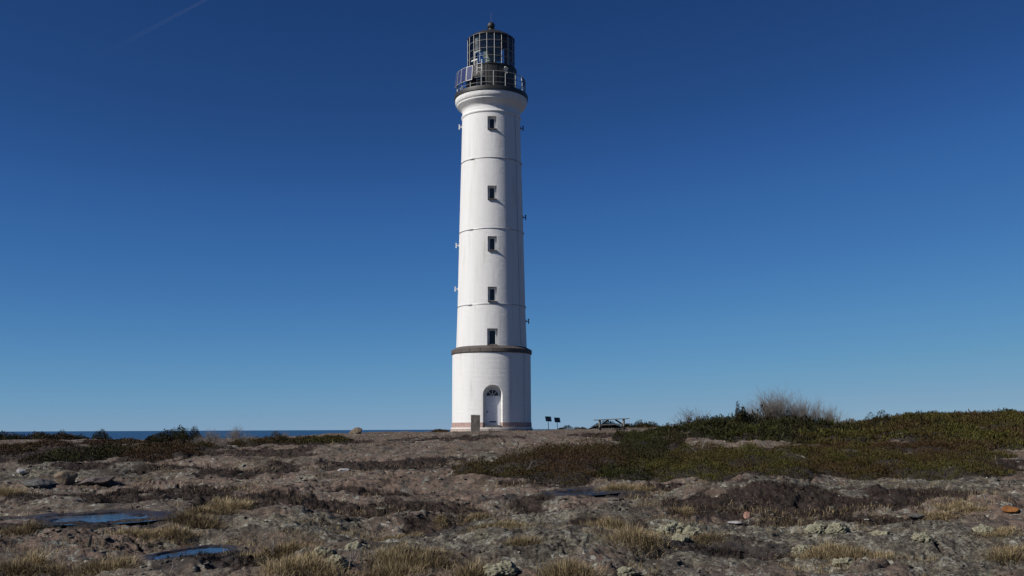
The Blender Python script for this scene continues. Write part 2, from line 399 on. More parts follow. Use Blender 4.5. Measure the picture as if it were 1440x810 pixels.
def glass_mat(name, tint=(1, 1, 1), refl=1.0):
    m = bpy.data.materials.new(name); m.use_nodes = True; n = m.node_tree.nodes; l = m.node_tree.links; n.clear()
    o = N(n, 'ShaderNodeOutputMaterial'); mx = N(n, 'ShaderNodeMixShader'); t = N(n, 'ShaderNodeBsdfTransparent'); g = N(n, 'ShaderNodeBsdfGlossy', i_Roughness=.03)
    f = N(n, 'ShaderNodeFresnel', i_IOR=1.5); t.inputs[0].default_value = (*tint, 1)
    l.new(f.outputs[0], mx.inputs[0]); l.new(t.outputs[0], mx.inputs[1]); l.new(g.outputs[0], mx.inputs[2]); l.new(mx.outputs[0], o.inputs[0])
    return m
def water_mat(name, deep, bumps, rough, strength, ior=1.33):
    m, n, l, p = new_mat(name)
    tc = N(n, 'ShaderNodeTexCoord').outputs['Object']
    p.inputs['Base Color'].default_value = (*deep, 1); p.inputs['Roughness'].default_value = rough; p.inputs['IOR'].default_value = ior
    h = None
    for (s, k) in bumps:
        t = N(n, 'ShaderNodeTexNoise', i_Scale=s, i_Detail=4.0); l.new(tc, t.inputs['Vector'])
        b = N(n, 'ShaderNodeBump', i_Strength=strength, i_Distance=k); l.new(t.outputs['Fac'], b.inputs['Height'])
        if h: l.new(h, b.inputs['Normal'])
        h = b.outputs['Normal']
    l.new(h, p.inputs['Normal'])
    return m

M_GROUND = ground_mat(); M_TOWER = tower_mat()
M_WHITE = simple('white paint', (.72, .72, .70), .55, 0, .06, 6)
M_DOORW = simple('grey white door paint', (.66, .67, .70), .45, 0, .05, 5)
M_IRON = simple('dark tarred iron', (.020, .019, .018), .55, 0, .35, 3, .2)
M_STEEL = simple('galvanised steel', (.42, .43, .44), .4, .6, .1, 8)
M_RAIL = simple('pale grey rail paint', (.28, .28, .275), .45, .2, .15, 8)
M_DARKMET = simple('dark metal bracket', (.06, .06, .065), .5, .3, .2, 8)
M_LEDGE = simple('dark brown ledge stone', (.085, .070, .062), .75, 0, .3, 5, .5)
M_GRAN = simple('red granite plinth', (.34, .235, .205), .8, 0, .3, 9, .5)
M_GRANLOW = simple('pale granite footing', (.36, .29, .25), .8, 0, .25, 9, .5)
M_SLAB = simple('grey slate slab', (.14, .125, .105), .85, 0, .3, 8, .8)
M_DARKWIN = simple('dark window glass', (.008, .009, .012), .35, 0, .2, 2)
M_GLASS = glass_mat('lantern glass', (.93, .95, .95))
M_LENS = simple('pale lens prisms', (.30, .36, .34), .15, 0, .25, 6)
M_CURT = simple('grey curtain cloth', (.20, .21, .215), .9, 0, .3, 5)
M_CURTR = simple('rust red curtain cloth', (.20, .085, .055), .9, 0, .3, 5)
M_CURTW = simple('white curtain cloth', (.75, .75, .73), .9, 0, .1, 5)
M_CELL = simple('solar cells', (.035, .045, .12), .2, 0, .3, 6)
M_WOOD = simple('weathered grey wood', (.12, .105, .09), .8, 0, .3, 9, .4)
M_SIGN = simple('printed sign panel', (.10, .085, .08), .45, 0, .75, 14)
M_SEA = water_mat('sea water', (.005, .017, .048), ((.05, 1.6), (.35, .35)), .25, .9, 1.16)
M_PUDDLE = water_mat('puddle water', (.010, .011, .013), ((9, .006), (3, .014)), .04, .6, 1.22)

# ------------------------------------------------------------------ ground, sea, puddles
dense = np.arange(-31.5, 31.5001, 0.064)
coarse = np.concatenate([np.arange(34.5, 180, 3.0), np.arange(-180, -32, 3.0)])
azs = np.radians(np.concatenate([dense, coarse]))
rs = [0.3]
while rs[-1] < 420:
    r = rs[-1]
    rs.append(r + (0.35 if r < 6 else (r * 0.0029 if r < 92 else r * .03)))
rs = np.array(rs)
Rg, Ag = np.meshgrid(rs, azs, indexing='ij')
X = (Rg * np.sin(Ag)); Y = Rg * np.cos(Ag) - 1.0
Z, HE, MU, GR, WE = terrain_full(X.ravel(), Y.ravel(), True)
nr, na = X.shape
I = np.arange(nr * na).reshape(nr, na)
J = np.roll(I, -1, axis=1)
Qg = np.stack([I[:-1], J[:-1], J[1:], I[1:]], -1).reshape(-1, 4)[:, ::-1]
V = np.stack([X.ravel(), Y.ravel(), Z], -1)
cap = np.stack([np.full(na, len(V)), J[0], I[0]], -1)[:, ::-1]
V = np.vstack([V, [[0, -1, terr1(0, -1)]]])
e1 = lambda a: np.append(a, a[0])
me = np_mesh('ground', V, Qg, cap, dict(heath=e1(HE), mud=e1(MU), grey=e1(GR), wet=e1(WE)), True)
tag(link('ground', me, M_GROUND), kind='structure')

bm = bmesh.new()
rings = []
SEAZ = EYE - 7.0
for r in (60, 150, 400, 1000, 3000, 9000, 25000, 45000):
    rings.append([bm.verts.new((r * math.sin(2 * math.pi * k / 96), r * math.cos(2 * math.pi * k / 96), SEAZ)) for k in range(96)])
for A, B in zip(rings, rings[1:]):
    for k in range(96): bm.faces.new((A[k], A[(k + 1) % 96], B[(k + 1) % 96], B[k]))
tag(bm_obj('sea', bm, M_SEA), kind='structure')

bm = bmesh.new()
for p in PUD:
    vs = []
    c, s = math.cos(p[4]), math.sin(p[4])
    for k in range(48):
        a = 2 * math.pi * k / 48; dx = 1.5 * p[2] * math.cos(a); dy = 1.5 * p[3] * math.sin(a)
        vs.append(bm.verts.new((p[0] + dx * c - dy * s, p[1] + dx * s + dy * c, p[5] - 0.005)))
    bm.faces.new(vs)
tag(bm_obj('puddle_water', bm, M_PUDDLE), kind='structure')

# ------------------------------------------------------------------ lighthouse
LZ = EYE - 0.12
L = empty('lighthouse', (XT, YT, LZ), R_(2.7))
tag(L, 'tall white round brick lighthouse with dark lantern room and arched door', 'lighthouse')
bm = bmesh.new(); lathe(bm, [(2.90, -1.2), (2.86, 0.165)], 96); footing = bm_obj('footing', bm, M_GRANLOW, L, 30)
bm = bmesh.new(); lathe(bm, [(2.84, 0.168), (2.84, 0.235)], 96); bm_obj('step_ring', bm, M_WHITE, L, 30)
bm = bmesh.new(); lathe(bm, [(2.79, 0.238), (2.785, 0.57)], 96); plinth = bm_obj('plinth', bm, M_GRAN, L, 30)
bm = bmesh.new(); lathe(bm, [(2.755, 0.573)] + [(2.755 - .004 * k / 12, .573 + k * 4.724 / 12) for k in range(1, 13)], 144)
drum = bm_obj('base_drum', bm, M_TOWER, L, 30)
bm = bmesh.new()
for k in range(22):
    g = .004; a0 = 2 * math.pi * k / 22 + g; a1 = 2 * math.pi * (k + 1) / 22 - g
    lathe(bm, [(2.3, 5.303), (2.81, 5.303), (2.835, 5.35), (2.835, 5.57), (2.81, 5.60), (2.3, 5.87)], 6, a0, a1, close=True)
bm_obj('stone_ledge', bm, M_LEDGE, L)
zs = np.linspace(5.62, 22.95, 40)
rr = np.interp(zs, [5.62, 8.72, 14.06, 19.18, 22.95], [2.485, 2.392, 2.285, 2.165, 2.09])
bm = bmesh.new(); lathe(bm, list(zip(rr, zs)), 144); shaft = bm_obj('shaft', bm, M_TOWER, L, 30)

def arch_pts(w, z0, z1, n=20):
    r = w / 2
    return [(-r, z0), (r, z0)] + [(r * math.cos(math.pi * k / n), z1 - r + r * math.sin(math.pi * k / n)) for k in range(n + 1)]
def arch_prism(bm, w, w2, z0, z1, z2, y0, y1):
    P = arch_pts(w, z0, z1); P2 = arch_pts(w2, z0, z2)
    A = [bm.verts.new((x, y0, z)) for x, z in P]; B = [bm.verts.new((x, y1, z)) for x, z in P2]
    bm.faces.new(A); bm.faces.new(B[::-1])
    for i in range(len(P)):
        j = (i + 1) % len(P); bm.faces.new((A[j], A[i], B[i], B[j]))
bm = bmesh.new(); arch_prism(bm, 1.70, 1.05, .3, 3.26, 2.93, -3.4, -2.12); cut(drum, bm)
bm = bmesh.new(); vs_ = box(bm, (0, -2.76, .45), (1.70, 1.28, .6))
for v in vs_:
    if v.co.y > -2.76: v.co.x *= 1.05 / 1.70
cut(plinth, bm)
WIN = [(21.53, .54, .88), (16.46, .54, .91), (12.84, .54, .95), (9.29, .54, .95), (6.32, .63, 1.12)]
bm = bmesh.new()
for zc, w, h in WIN:
    rz_ = float(np.interp(zc, zs, rr)); vs_ = box(bm, (0, -rz_ - .03, zc), (w, .76, h))
    for v in vs_:
        sgn = 1 if v.co.y < -rz_ - .03 else -1
        v.co.x += math.copysign(.075 * sgn, v.co.x) - (.03 if v.co.x > 0 else -.03); v.co.z += math.copysign(.05 * sgn, v.co.z - zc)
cut(shaft, bm)
# door in its alcove
bm = bmesh.new(); box(bm, (0, -2.42, .31), (1.10, .60, .14)); bm_obj('door_step', bm, M_LEDGE, L)
bm = bmesh.new()
box(bm, (-.485, -2.16, 1.34), (.07, .12, 1.92)); box(bm, (.485, -2.16, 1.34), (.07, .12, 1.92)); box(bm, (0, -2.16, 2.335), (1.04, .12, .06))
bm_obj('door_frame', bm, M_DOORW, L)
door = empty('door', (0, 0, 0)); door.parent = L
bpy.data.objects.remove(door)
bm = bmesh.new(); box(bm, (0, -2.165, 1.345), (.88, .07, 1.905)); 
for x in (-.21, .21):
    for z, hh in ((1.75, .75), (.92, .6)):
        box(bm, (x, -2.205, z), (.30, .012, hh))
door = bm_obj('door', bm, M_DOORW, L)
bm = bmesh.new(); box(bm, (-.37, -2.225, 1.28), (.05, .05, .16)); tube(bm, (-.37, -2.27, 1.31), (-.26, -2.27, 1.31), .014); bm_obj('door_handle', bm, M_DARKMET, door)
bm = bmesh.new(); box(bm, (.02, -2.215, .62), (.46, .025, .09)); bm_obj('letter_plate', bm, M_DARKMET, door)
bm = bmesh.new(); box(bm, (0, -2.215, 1.87), (.34, .02, .16)); bm_obj('door_sign', bm, M_WHITE, door)
bm = bmesh.new()
Pts = [(0, 2.37)] + [(.41 * math.cos(math.pi * k / 18), 2.37 + .41 * math.sin(math.pi * k / 18)) for k in range(19)]
A = [bm.verts.new((x, -2.135, z)) for x, z in Pts]; B = [bm.verts.new((x, -2.10, z)) for x, z in Pts]
bm.faces.new(A); bm.faces.new(B[::-1])
for i in range(len(Pts)):
    j = (i + 1) % len(Pts); bm.faces.new((A[j], A[i], B[i], B[j]))
fan = bm_obj('fanlight', bm, M_DARKWIN, L)
bm = bmesh.new()
for k in range(5):
    a = math.pi * (k) / 4
    if k in (0, 4): continue
    tube(bm, (.08 * math.cos(a), -2.15, 2.37 + .08 * math.sin(a)), (.42 * math.cos(a), -2.15, 2.37 + .42 * math.sin(a)), .017, 6)
for R0 in (.10, .42):
    pts = [Vector((R0 * math.cos(math.pi * k / 16), -2.15, 2.37 + R0 * math.sin(math.pi * k / 16))) for k in range(17)]
    for a, b in zip(pts, pts[1:]): tube(bm, a, b, .02, 6)
bm_obj('glazing_bars', bm, M_DOORW, fan)
bm = bmesh.new(); box(bm, (-.655, -2.42, 1.62), (.025, .36, .62)); nb = bm_obj('notice_frame', bm, M_DARKMET, L)
bm = bmesh.new(); box(bm, (-.640, -2.42, 1.62), (.012, .28, .52)); bm_obj('notice_sheet', bm, M_WHITE, nb)
# windows
for zc, w, h in WIN:
    r0 = float(np.interp(zc, zs, rr)); yb = -r0 + .34
    bm = bmesh.new()
    t = .032; w0, h0 = w, h; w, h = w - .15, h - .09
    for x in (-w / 2 + t / 2 + .003, w / 2 - t / 2 - .003): box(bm, (x, yb - .035, zc), (t, .07, h - .006))
    for z in (zc - h / 2 + t / 2 + .003, zc + h / 2 - t / 2 - .003): box(bm, (0, yb - .035, z), (w - 2 * t - .006, .068, t))
    wf = bm_obj('window', bm, M_DOORW, L)
    bm = bmesh.new(); box(bm, (0, yb - .018, zc), (w - 2 * t - .004, .02, h - 2 * t - .004)); bm_obj('pane', bm, M_DARKWIN, wf)
    bm = bmesh.new(); box(bm, (0, -r0 - .03, zc - h0 / 2 - .03), (w0 + .10, .20, .06)); bm_obj('sill', bm, M_LEDGE, wf)
# hoops with clamps
for zh in (8.62, 13.92, 19.0):
    r0 = float(np.interp(zh, zs, rr))
    bm = bmesh.new(); ring_tube(bm, r0 + .018, zh, .024); hp = bm_obj('steel_hoop', bm, M_STEEL, L, 40)
    for a in (-40, 78, 200):
        aa = R_(a); c = Vector(((r0 + .045) * math.sin(aa), -(r0 + .045) * math.cos(aa), zh)); td = Vector((math.cos(aa), math.sin(aa), 0))
        bm = bmesh.new(); tube(bm, c - td * .13, c + td * .13, .045, 8); tube(bm, c - td * .2, c - td * .13, .028, 8); tube(bm, c + td * .13, c + td * .2, .028, 8)
        bm_obj('hoop_clamp', bm, M_STEEL, hp, 40)
bm = bmesh.new(); lathe(bm, [(2.0, 22.36), (2.13, 22.36), (2.165, 22.42), (2.165, 22.50), (2.12, 22.58), (2.0, 22.58)], 96, close=True); bm_obj('neck_moulding', bm, M_TOWER, L, 30)
prof = [(2.0, 22.86), (2.10, 22.86), (2.12, 22.94), (2.17, 23.01), (2.26, 23.09), (2.36, 23.18), (2.48, 23.30), (2.50, 23.40), (2.555, 23.45), (2.575, 23.49), (2.60, 23.56), (2.615, 23.64), (2.615, 23.80), (2.0, 23.80)]
bm = bmesh.new(); lathe(bm, prof, 112, close=True); bm_obj('cornice', bm, M_TOWER, L, 30)
bm = bmesh.new(); lathe(bm, [(2.58, 23.803), (2.675, 23.83), (2.69, 24.02), (2.67, 24.12), (.5, 24.15)], 96); bm_obj('gallery_deck', bm, M_IRON, L, 30)
# lantern base, seams
bm = bmesh.new(); lathe(bm, [(1.83, 24.153), (1.83, 25.98), (1.88, 26.0), (1.88, 26.07), (1.70, 26.10)], 96)
for k in range(16):
    a = 2 * math.pi * (k + .5) / 16; box(bm, (1.835 * math.sin(a), -1.835 * math.cos(a), 25.06), (.06, .03, 1.8), Matrix.Rotation(a, 3, 'Z'))
bm_obj('lantern_wall', bm, M_IRON, L, 30)
NM = 20
bm = bmesh.new(); lathe(bm, [(1.705, 26.10), (1.705, 28.40)], NM * 3, caps=False); gl = bm_obj('lantern_glass', bm, M_GLASS, L)
bm = bmesh.new()
for k in range(NM):
    a = 2 * math.pi * (k + .35) / NM; tube(bm, (1.735 * math.sin(a), -1.735 * math.cos(a), 26.08), (1.735 * math.sin(a), -1.735 * math.cos(a), 28.42), .020, 6)
for z in (26.68, 27.26, 27.84): ring_tube(bm, 1.735, z, .016, 48, 6)
bm_obj('glazing_bars', bm, M_RAIL, gl, 40)
bm = bmesh.new(); lathe(bm, [(1.60, 28.36), (1.755, 28.36), (1.755, 28.41), (1.50, 28.62), (1.10, 28.86), (.70, 29.03), (.40, 29.11), (.30, 29.16), (.22, 29.22), (.22, 29.34), (.27, 29.38)], 64)
roof = bm_obj('lantern_roof', bm, M_IRON, L, 30)
bm = bmesh.new(); bmesh.ops.create_uvsphere(bm, u_segments=28, v_segments=18, radius=.285, matrix=Matrix.Translation((0, 0, 29.58))); bm_obj('ball_finial', bm, M_IRON, roof, 60)
bm = bmesh.new(); tube(bm, (0, 0, 29.8), (0, 0, 30.6), .008, 6); bm_obj('lightning_rod', bm, M_DARKMET, roof)
# inside the lantern
bm = bmesh.new(); lathe(bm, [(.55, 26.10), (.40, 26.3), (.40, 26.55), (.62, 26.6)], 32); bm_obj('lens_pedestal', bm, M_DARKMET, L, 30)
pf = []
for k in range(15):
    z = 26.62 + k * .1; r = .62 - .016 * (k - 7) ** 2 * .35
    pf += [(r - .05, z), (r, z + .05)]
bm = bmesh.new(); lathe(bm, pf, 32); bm_obj('lens', bm, M_LENS, L, 30)
def curtain(name, a0, a1, z0, z1, m, r=1.52):
    bm = bmesh.new(); n = max(6, int((a1 - a0) / 2)); 
    prev = None
    for i in range(n + 1):
        a = R_(a0 + (a1 - a0) * i / n); q = r + .03 * math.sin(i * 1.9)
        cur = [bm.verts.new((rr_ * math.sin(a), -rr_ * math.cos(a), z)) for rr_, z in ((q, z0), (q, z1), (q - .015, z1), (q - .015, z0))]
        if prev:
            for j in range(4): bm.faces.new((prev[j], cur[j], cur[(j + 1) % 4], prev[(j + 1) % 4]))
        else: bm.faces.new(cur[::-1])
        prev = cur
    bm.faces.new(prev)
    bm_obj(name, bm, m, L)
curtain('curtain', -52, 10, 27.05, 28.36, M_CURT); curtain('curtain', 12, 24, 26.3, 28.36, M_CURT); 
for nm_, a_, m_, w_ in (('screen', 55, M_CURTW, .17), ('screen', 44, M_CURTR, .22)):
    bm = bmesh.new(); a = R_(a_); box(bm, (1.48 * math.sin(a), -1.48 * math.cos(a), 27.24), (w_, .02, 2.2), Matrix.Rotation(R_(-38), 3, 'Z')); bm_obj(nm_, bm, m_, L)
curtain('curtain', 150, 200, 27.4, 28.36, M_CURT)
# gallery railing
bm = bmesh.new()
rail = empty('x', (0, 0, 0)); bpy.data.objects.remove(rail)
RR = 2.50
for z, r in ((25.22, .026), (24.80, .017), (24.40, .017)): ring_tube(bm, RR, z, r, 72, 6)
rail = bm_obj('gallery_railing', bm, M_RAIL, L, 40)
for k in range(18):
    a = 2 * math.pi * (k + .12) / 18
    bm = bmesh.new(); tube(bm, (RR * math.sin(a), -RR * math.cos(a), 24.10), (RR * math.sin(a), -RR * math.cos(a), 25.24), .032, 8); bm_obj('railing_post', bm, M_RAIL, rail, 40)
def solar(a_deg, z0, z1, w):
    a = R_(a_deg); rot = Matrix.Rotation(a, 3, 'Z') @ Matrix.Rotation(R_(-6), 3, 'X')
    c = Vector((2.58 * math.sin(a), -2.58 * math.cos(a), (z0 + z1) / 2))
    bm = bmesh.new(); h = z1 - z0
    for sx in (-1, 1): box(bm, c + rot @ Vector((sx * (w / 2 - .02), 0, 0)), (.04, .045, h), rot)
    for sz in (-1, 1): box(bm, c + rot @ Vector((0, 0, sz * (h / 2 - .02))), (w - .08, .043, .04), rot)
    f = bm_obj('solar_panel', bm, M_RAIL, L)
    bm = bmesh.new(); box(bm, c, (w - .078, .03, h - .078), rot); bm_obj('solar_cells', bm, M_CELL, f)
for a in (-76, -63, -50.5, -38): solar(a, 24.62, 25.72, .54)
solar(62, 24.5, 25.2, .5)
# ladder, horn, lamps on the lantern wall
bm = bmesh.new(); a = R_(-27); t = Vector((math.cos(a), math.sin(a), 0)); o_ = Vector((math.sin(a), -math.cos(a), 0))
for s in (-.19, .19): tube(bm, o_ * 1.98 + t * s + Vector((0, 0, 24.2)), o_ * 1.93 + t * s + Vector((0, 0, 26.3)), .026, 6)
for k in range(6): tube(bm, o_ * 1.97 - t * .19 + Vector((0, 0, 24.5 + .3 * k)), o_ * 1.97 + t * .19 + Vector((0, 0, 24.5 + .3 * k)), .018, 6)
bm_obj('ladder', bm, M_WHITE, L)
bm = bmesh.new(); a = R_(-38); o_ = Vector((math.sin(a), -math.cos(a), 0)); t = Vector((math.cos(a), math.sin(a), 0))
tube(bm, o_ * 1.95 + Vector((0, 0, 25.9)), o_ * 1.95 + Vector((0, 0, 27.0)), .03, 6); tube(bm, o_ * 1.95 + Vector((0, 0, 26.9)), o_ * 1.95 + t * .5 + Vector((0, 0, 26.98)), .025, 6)
tube(bm, o_ * 1.95 - t * .3 + Vector((0, 0, 26.3)), o_ * 1.95 + t * .25 + Vector((0, 0, 26.35)), .06, 8); bm_obj('antenna_bracket', bm, M_WHITE, L)
bm = bmesh.new(); a = R_(29); o_ = Vector((math.sin(a), -math.cos(a), 0))
tube(bm, o_ * 1.84 + Vector((0, 0, 25.62)), o_ * 2.0 + Vector((0, 0, 25.66)), .03, 8); tube(bm, o_ * 1.98 + Vector((0, 0, 25.76)), o_ * 2.14 + Vector((-.03, 0, 25.6)), .07, 14, .17); tube(bm, o_ * 2.02 + Vector((.06, 0, 25.55)), o_ * 2.05 + Vector((.1, 0, 25.3)), .025, 6)
bm_obj('horn', bm, M_WHITE, L)
# side brackets and down cable
def bracket(sgn, z, m, back=0.0):
    r0 = float(np.interp(z, zs, rr)); a = R_(sgn * (86 + back)); o_ = Vector((math.sin(a), -math.cos(a), 0)); t = Vector((math.cos(a), math.sin(a), 0))
    bm = bmesh.new(); c = o_ * (r0 + .20) + Vector((0, 0, z))
    tube(bm, o_ * (r0 - .05) + Vector((0, 0, z)), c, .035, 8)
    tube(bm, c + Vector((0, 0, -.14)), c + Vector((0, 0, .14)), .04, 10)
    tube(bm, c + Vector((0, 0, -.17)), c + Vector((0, 0, -.125)), .06, 10); tube(bm, c + Vector((0, 0, .125)), c + Vector((0, 0, .17)), .06, 10)
    box(bm, o_ * (r0 + .01) + Vector((0, 0, z)), (.14, .05, .2), Matrix.Rotation(a, 3, 'Z'))
    bm_obj('cable_bracket', bm, m, L, 40)
for z in (21.79, 13.07, 9.94): bracket(-1, z, M_WHITE)
for z in (21.74, 15.15, 7.66): bracket(1, z, M_DARKMET)
bm = bmesh.new(); a = R_(52.5)
zz = list(np.linspace(5.9, 22.6, 12))
for z0, z1 in zip(zz, zz[1:]):
    p0 = Vector((math.sin(a), -math.cos(a), 0)); tube(bm, p0 * (np.interp(z0, zs, rr) + .015) + Vector((0, 0, z0)), p0 * (np.interp(z1, zs, rr) + .015) + Vector((0, 0, z1)), .02, 6)
p0 = Vector((math.sin(a), -math.cos(a), 0)); tube(bm, p0 * 2.775 + Vector((0, 0, .2)), p0 * 2.775 + Vector((0, 0, 5.3)), .02, 6)
bm_obj('earth_cable', bm, M_STEEL, L)

# ------------------------------------------------------------------ furniture
# standing slab before the door
def slab_stone(name, x, y, w, h, t, mat, label, cat):
    z = terr1(x, y)
    bm = bmesh.new(); n, k = 8, 12
    bmesh.ops.create_cube(bm, size=1.0); bmesh.ops.subdivide_edges(bm, edges=bm.edges, cuts=9, use_grid_fill=True)
    for v in bm.verts:
        ex = float(pn(v.co.z * 4 + 5, v.co.y * 2, 61)) * .05 * (1 if abs(v.co.x) > .3 else .2)
        v.co.x += ex; v.co.z += .015 * float(pn(v.co.x * 5, 3.0, 62)) * (1 if v.co.z > .3 else 0)
        v.co.y += .1 * float(pn(v.co.x * 3, v.co.z * 4, 63))
        v.co.x *= w; v.co.y *= t; v.co.z = (v.co.z + .5) * (h + .15) - .15
    o = bm_obj(name, bm, mat, None, 35); o.location = (x, y, z); o.rotation_euler = (0, R_(1), R_(8))
    return tag(o, label, cat)
sx, sy = ud(668.3, 61.5)
slab_stone('stone_slab', sx, sy, .55, 1.02, .16, M_SLAB, 'upright grey stone slab standing before the lighthouse to the left of its door', 'stone slab')

def info_board(u, d, zt, label):
    x, y = ud(u, d); z = terr1(x, y) - .05
    E_ = empty('info_board', (x, y, z), R_(14)); tag(E_, label, 'sign', 'info boards beside the lighthouse')
    bm = bmesh.new(); tube(bm, (0, 0, 0), (0, .03, zt), .024, 8); bm_obj('post', bm, M_STEEL, E_, 40)
    rot = Matrix.Rotation(R_(-38), 3, 'X') @ Matrix.Rotation(R_(3), 3, 'Y')
    bm = bmesh.new(); box(bm, Vector((0, 0, zt + .04)), (.42, .03, .42), rot); pnl = bm_obj('frame', bm, M_DARKMET, E_)
    bm = bmesh.new(); box(bm, Vector((0, 0, zt + .04)) + rot @ Vector((0, -.018, 0)), (.37, .012, .37), rot); bm_obj('panel', bm, M_SIGN, pnl)
info_board(771.3, 70, .80, 'nearer-to-tower of two small dark tilted info boards on thin posts')
info_board(783.8, 72, .74, 'dark tilted info board on a thin post, farther right of the pair from the lighthouse')

tx, ty = ud(861, 61); tz = terr1(tx, ty) - .06
T = empty('picnic_table', (tx, ty, tz), R_(-5)); T.rotation_euler = (0, R_(-2.2), R_(-6)); tag(T, 'weathered wooden picnic table with attached benches on the skyline right of the lighthouse', 'picnic table')
bm = bmesh.new()
for k in range(5): box(bm, (0, -.30 + .15 * k, .765), (2.15, .14, .045))
bm_obj('tabletop', bm, M_WOOD, T)
for s in (-1, 1):
    bm = bmesh.new()
    for k in (-1, 1): box(bm, (0, s * .72 + k * .075, .455), (2.15, .14, .042))
    bm_obj('bench_seat', bm, M_WOOD, T)
for ex in (-.72, .72):
    for s in (-1, 1):
        bm = bmesh.new(); tube(bm, (ex, s * .22, .74), (ex, s * .62, -.06), .065, 4); bm_obj('leg', bm, M_WOOD, T)
    bm = bmesh.new(); box(bm, (ex + .06, 0, .41), (.05, 1.6, .09)); box(bm, (ex + .06, 0, .715), (.05, .7, .07)); bm_obj('crossbeam', bm, M_WOOD, T)
    bm = bmesh.new(); tube(bm, (ex - math.copysign(.06, ex), 0, .42), (ex - math.copysign(.50, ex), 0, .735), .05, 4); bm_obj('brace', bm, M_WOOD, T)

# ------------------------------------------------------------------ rocks
def rock_mesh(name, size, seed, sub=4, cuts=9, rough=.09):
    rg = np.random.default_rng(seed)
    bm = bmesh.new(); bmesh.ops.create_icosphere(bm, subdivisions=sub, radius=1.0)
    Vv = np.array([v.co for v in bm.verts])
    for k in range(cuts):
        nn = rg.normal(size=3); nn /= np.linalg.norm(nn); dd = rg.uniform(.55, .85)
        s = Vv @ nn - dd; Vv = Vv - np.where(s > 0, s, 0)[:, None] * nn
    nz = fbm(Vv[:, 0] * 2.2 + Vv[:, 2] * 1.7, Vv[:, 1] * 2.2 - Vv[:, 2] * 1.3, seed, 4)
    Vv = Vv * (1 + rough * nz)[:, None] * np.array(size) / 2
    for v, c in zip(bm.verts, Vv): v.co = c
    me = bpy.data.meshes.new(name); bm.to_mesh(me); bm.free()
    for p in me.polygons: p.use_smooth = True
    me.set_sharp_from_angle(angle=R_(35))
    return me
def rock_mat(name, c1, c2, c3):
    m, n, l, p = new_mat(name); tc = N(n, 'ShaderNodeTexCoord').outputs['Object']
    a = N(n, 'ShaderNodeTexNoise', i_Scale=7.0, i_Detail=8.0, i_Roughness=.68); l.new(tc, a.inputs['Vector'])
    r = ramp(n, [(.3, c1), (.5, c2), (.68, c3)]); l.new(a.outputs['Fac'], r.inputs['Fac']); l.new(r.outputs['Color'], p.inputs['Base Color'])
    b = N(n, 'ShaderNodeBump', i_Strength=.9, i_Distance=.05); l.new(a.outputs['Fac'], b.inputs['Height']); l.new(b.outputs['Normal'], p.inputs['Normal'])
    p.inputs['Roughness'].default_value = .9; return m
M_RK_TAN = rock_mat('tan rock', (.05, .038, .026), (.14, .105, .068), (.22, .17, .115))
M_RK_GREY = rock_mat('grey rock', (.03, .029, .028), (.085, .082, .076), (.17, .165, .15))
M_RK_DARK = rock_mat('brown rock', (.03, .024, .022), (.09, .07, .065), (.16, .13, .12))
M_RK_WHITE = rock_mat('white quartz', (.2, .195, .19), (.32, .31, .30), (.42, .40, .39))
M_RK_PINK = rock_mat('salmon stone', (.15, .08, .06), (.26, .14, .105), (.32, .19, .15))
M_RK_ORANGE = rock_mat('orange lichen', (.08, .035, .012), (.20, .075, .016), (.26, .11, .022))
def rock(name, u, v, size, mat, seed, label, cat, rz=0, sink=.25, tilt=0, d=None):
    x, y = ud(u, d) if d else hit(u, v, terr)
    o = link(name, rock_mesh(name, size, seed), mat); o.location = (x, y, terr1(x, y) + size[2] * (.5 - sink)); o.rotation_euler = (0, tilt, rz)
    return tag(o, label, cat)
rock('boulder', 500.5, 612, (.92, .8, .55), M_RK_TAN, 11, 'lone tan boulder on the skyline in front of the sea', 'boulder', .3, .2, 0, 62)
rock('boulder', 92, 680, (.58, .5, .40), M_RK_TAN, 12, 'tan sunlit block of rock at the left beside dark slab', 'boulder', .4, .25)
rock('rock_slab', 132, 681, (1.0, .9, .28), M_RK_DARK, 13, 'dark brown tilted rock slab leaning by the tan block', 'rock', .2, .3, R_(-16))
rock('rock_slab', 55, 683, (.8, .8, .24), M_RK_GREY, 17, 'grey lichen rock left of the tan block', 'rock', -.2, .4, 0)
rock('stone', 30, 667, (.24, .2, .2), M_RK_WHITE, 14, 'small white quartz stone lying on grey rock at far left', 'stone', .3, .2)
rock('stone', 1051, 729, (.13, .12, .14), M_RK_PINK, 15, 'small salmon pink stone among dark heather on the right', 'stone', .2, .2)
rock('stone', 1066, 727, (.32, .12, .08), M_RK_DARK, 16, 'dark reddish brown oblong stone beside the salmon pink stone', 'stone', 0, .2)
rock('stone', 1423, 722, (.30, .2, .14), M_RK_ORANGE, 18, 'orange lichen covered stone at the right edge', 'stone', 0, .3)
rock('stone', 482, 662, (.40, .25, .10), M_RK_WHITE, 19, 'flat pale stone on bare rock left of the centre', 'stone', .1, .4)
rock('stone', 925, 633, (.42, .3, .24), M_RK_GREY, 20, 'small grey rock in bare strip among junipers', 'stone', .1, .3)
rock('rock_slab', 1190, 640, (1.0, .6, .24), M_RK_GREY, 21, 'pale grey flat rock showing among the right juniper mats', 'rock', .1, .3)
rock('stone', 1033, 736, (.24, .16, .05), M_RK_WHITE, 22, 'flat pale stone just in front of the salmon pink stone', 'stone', .1, .3)
rock('stone', 1290, 728, (.3, .2, .1), M_RK_GREY, 24, 'flat grey stone on lichen crust at the lower right', 'stone', .1, .3)
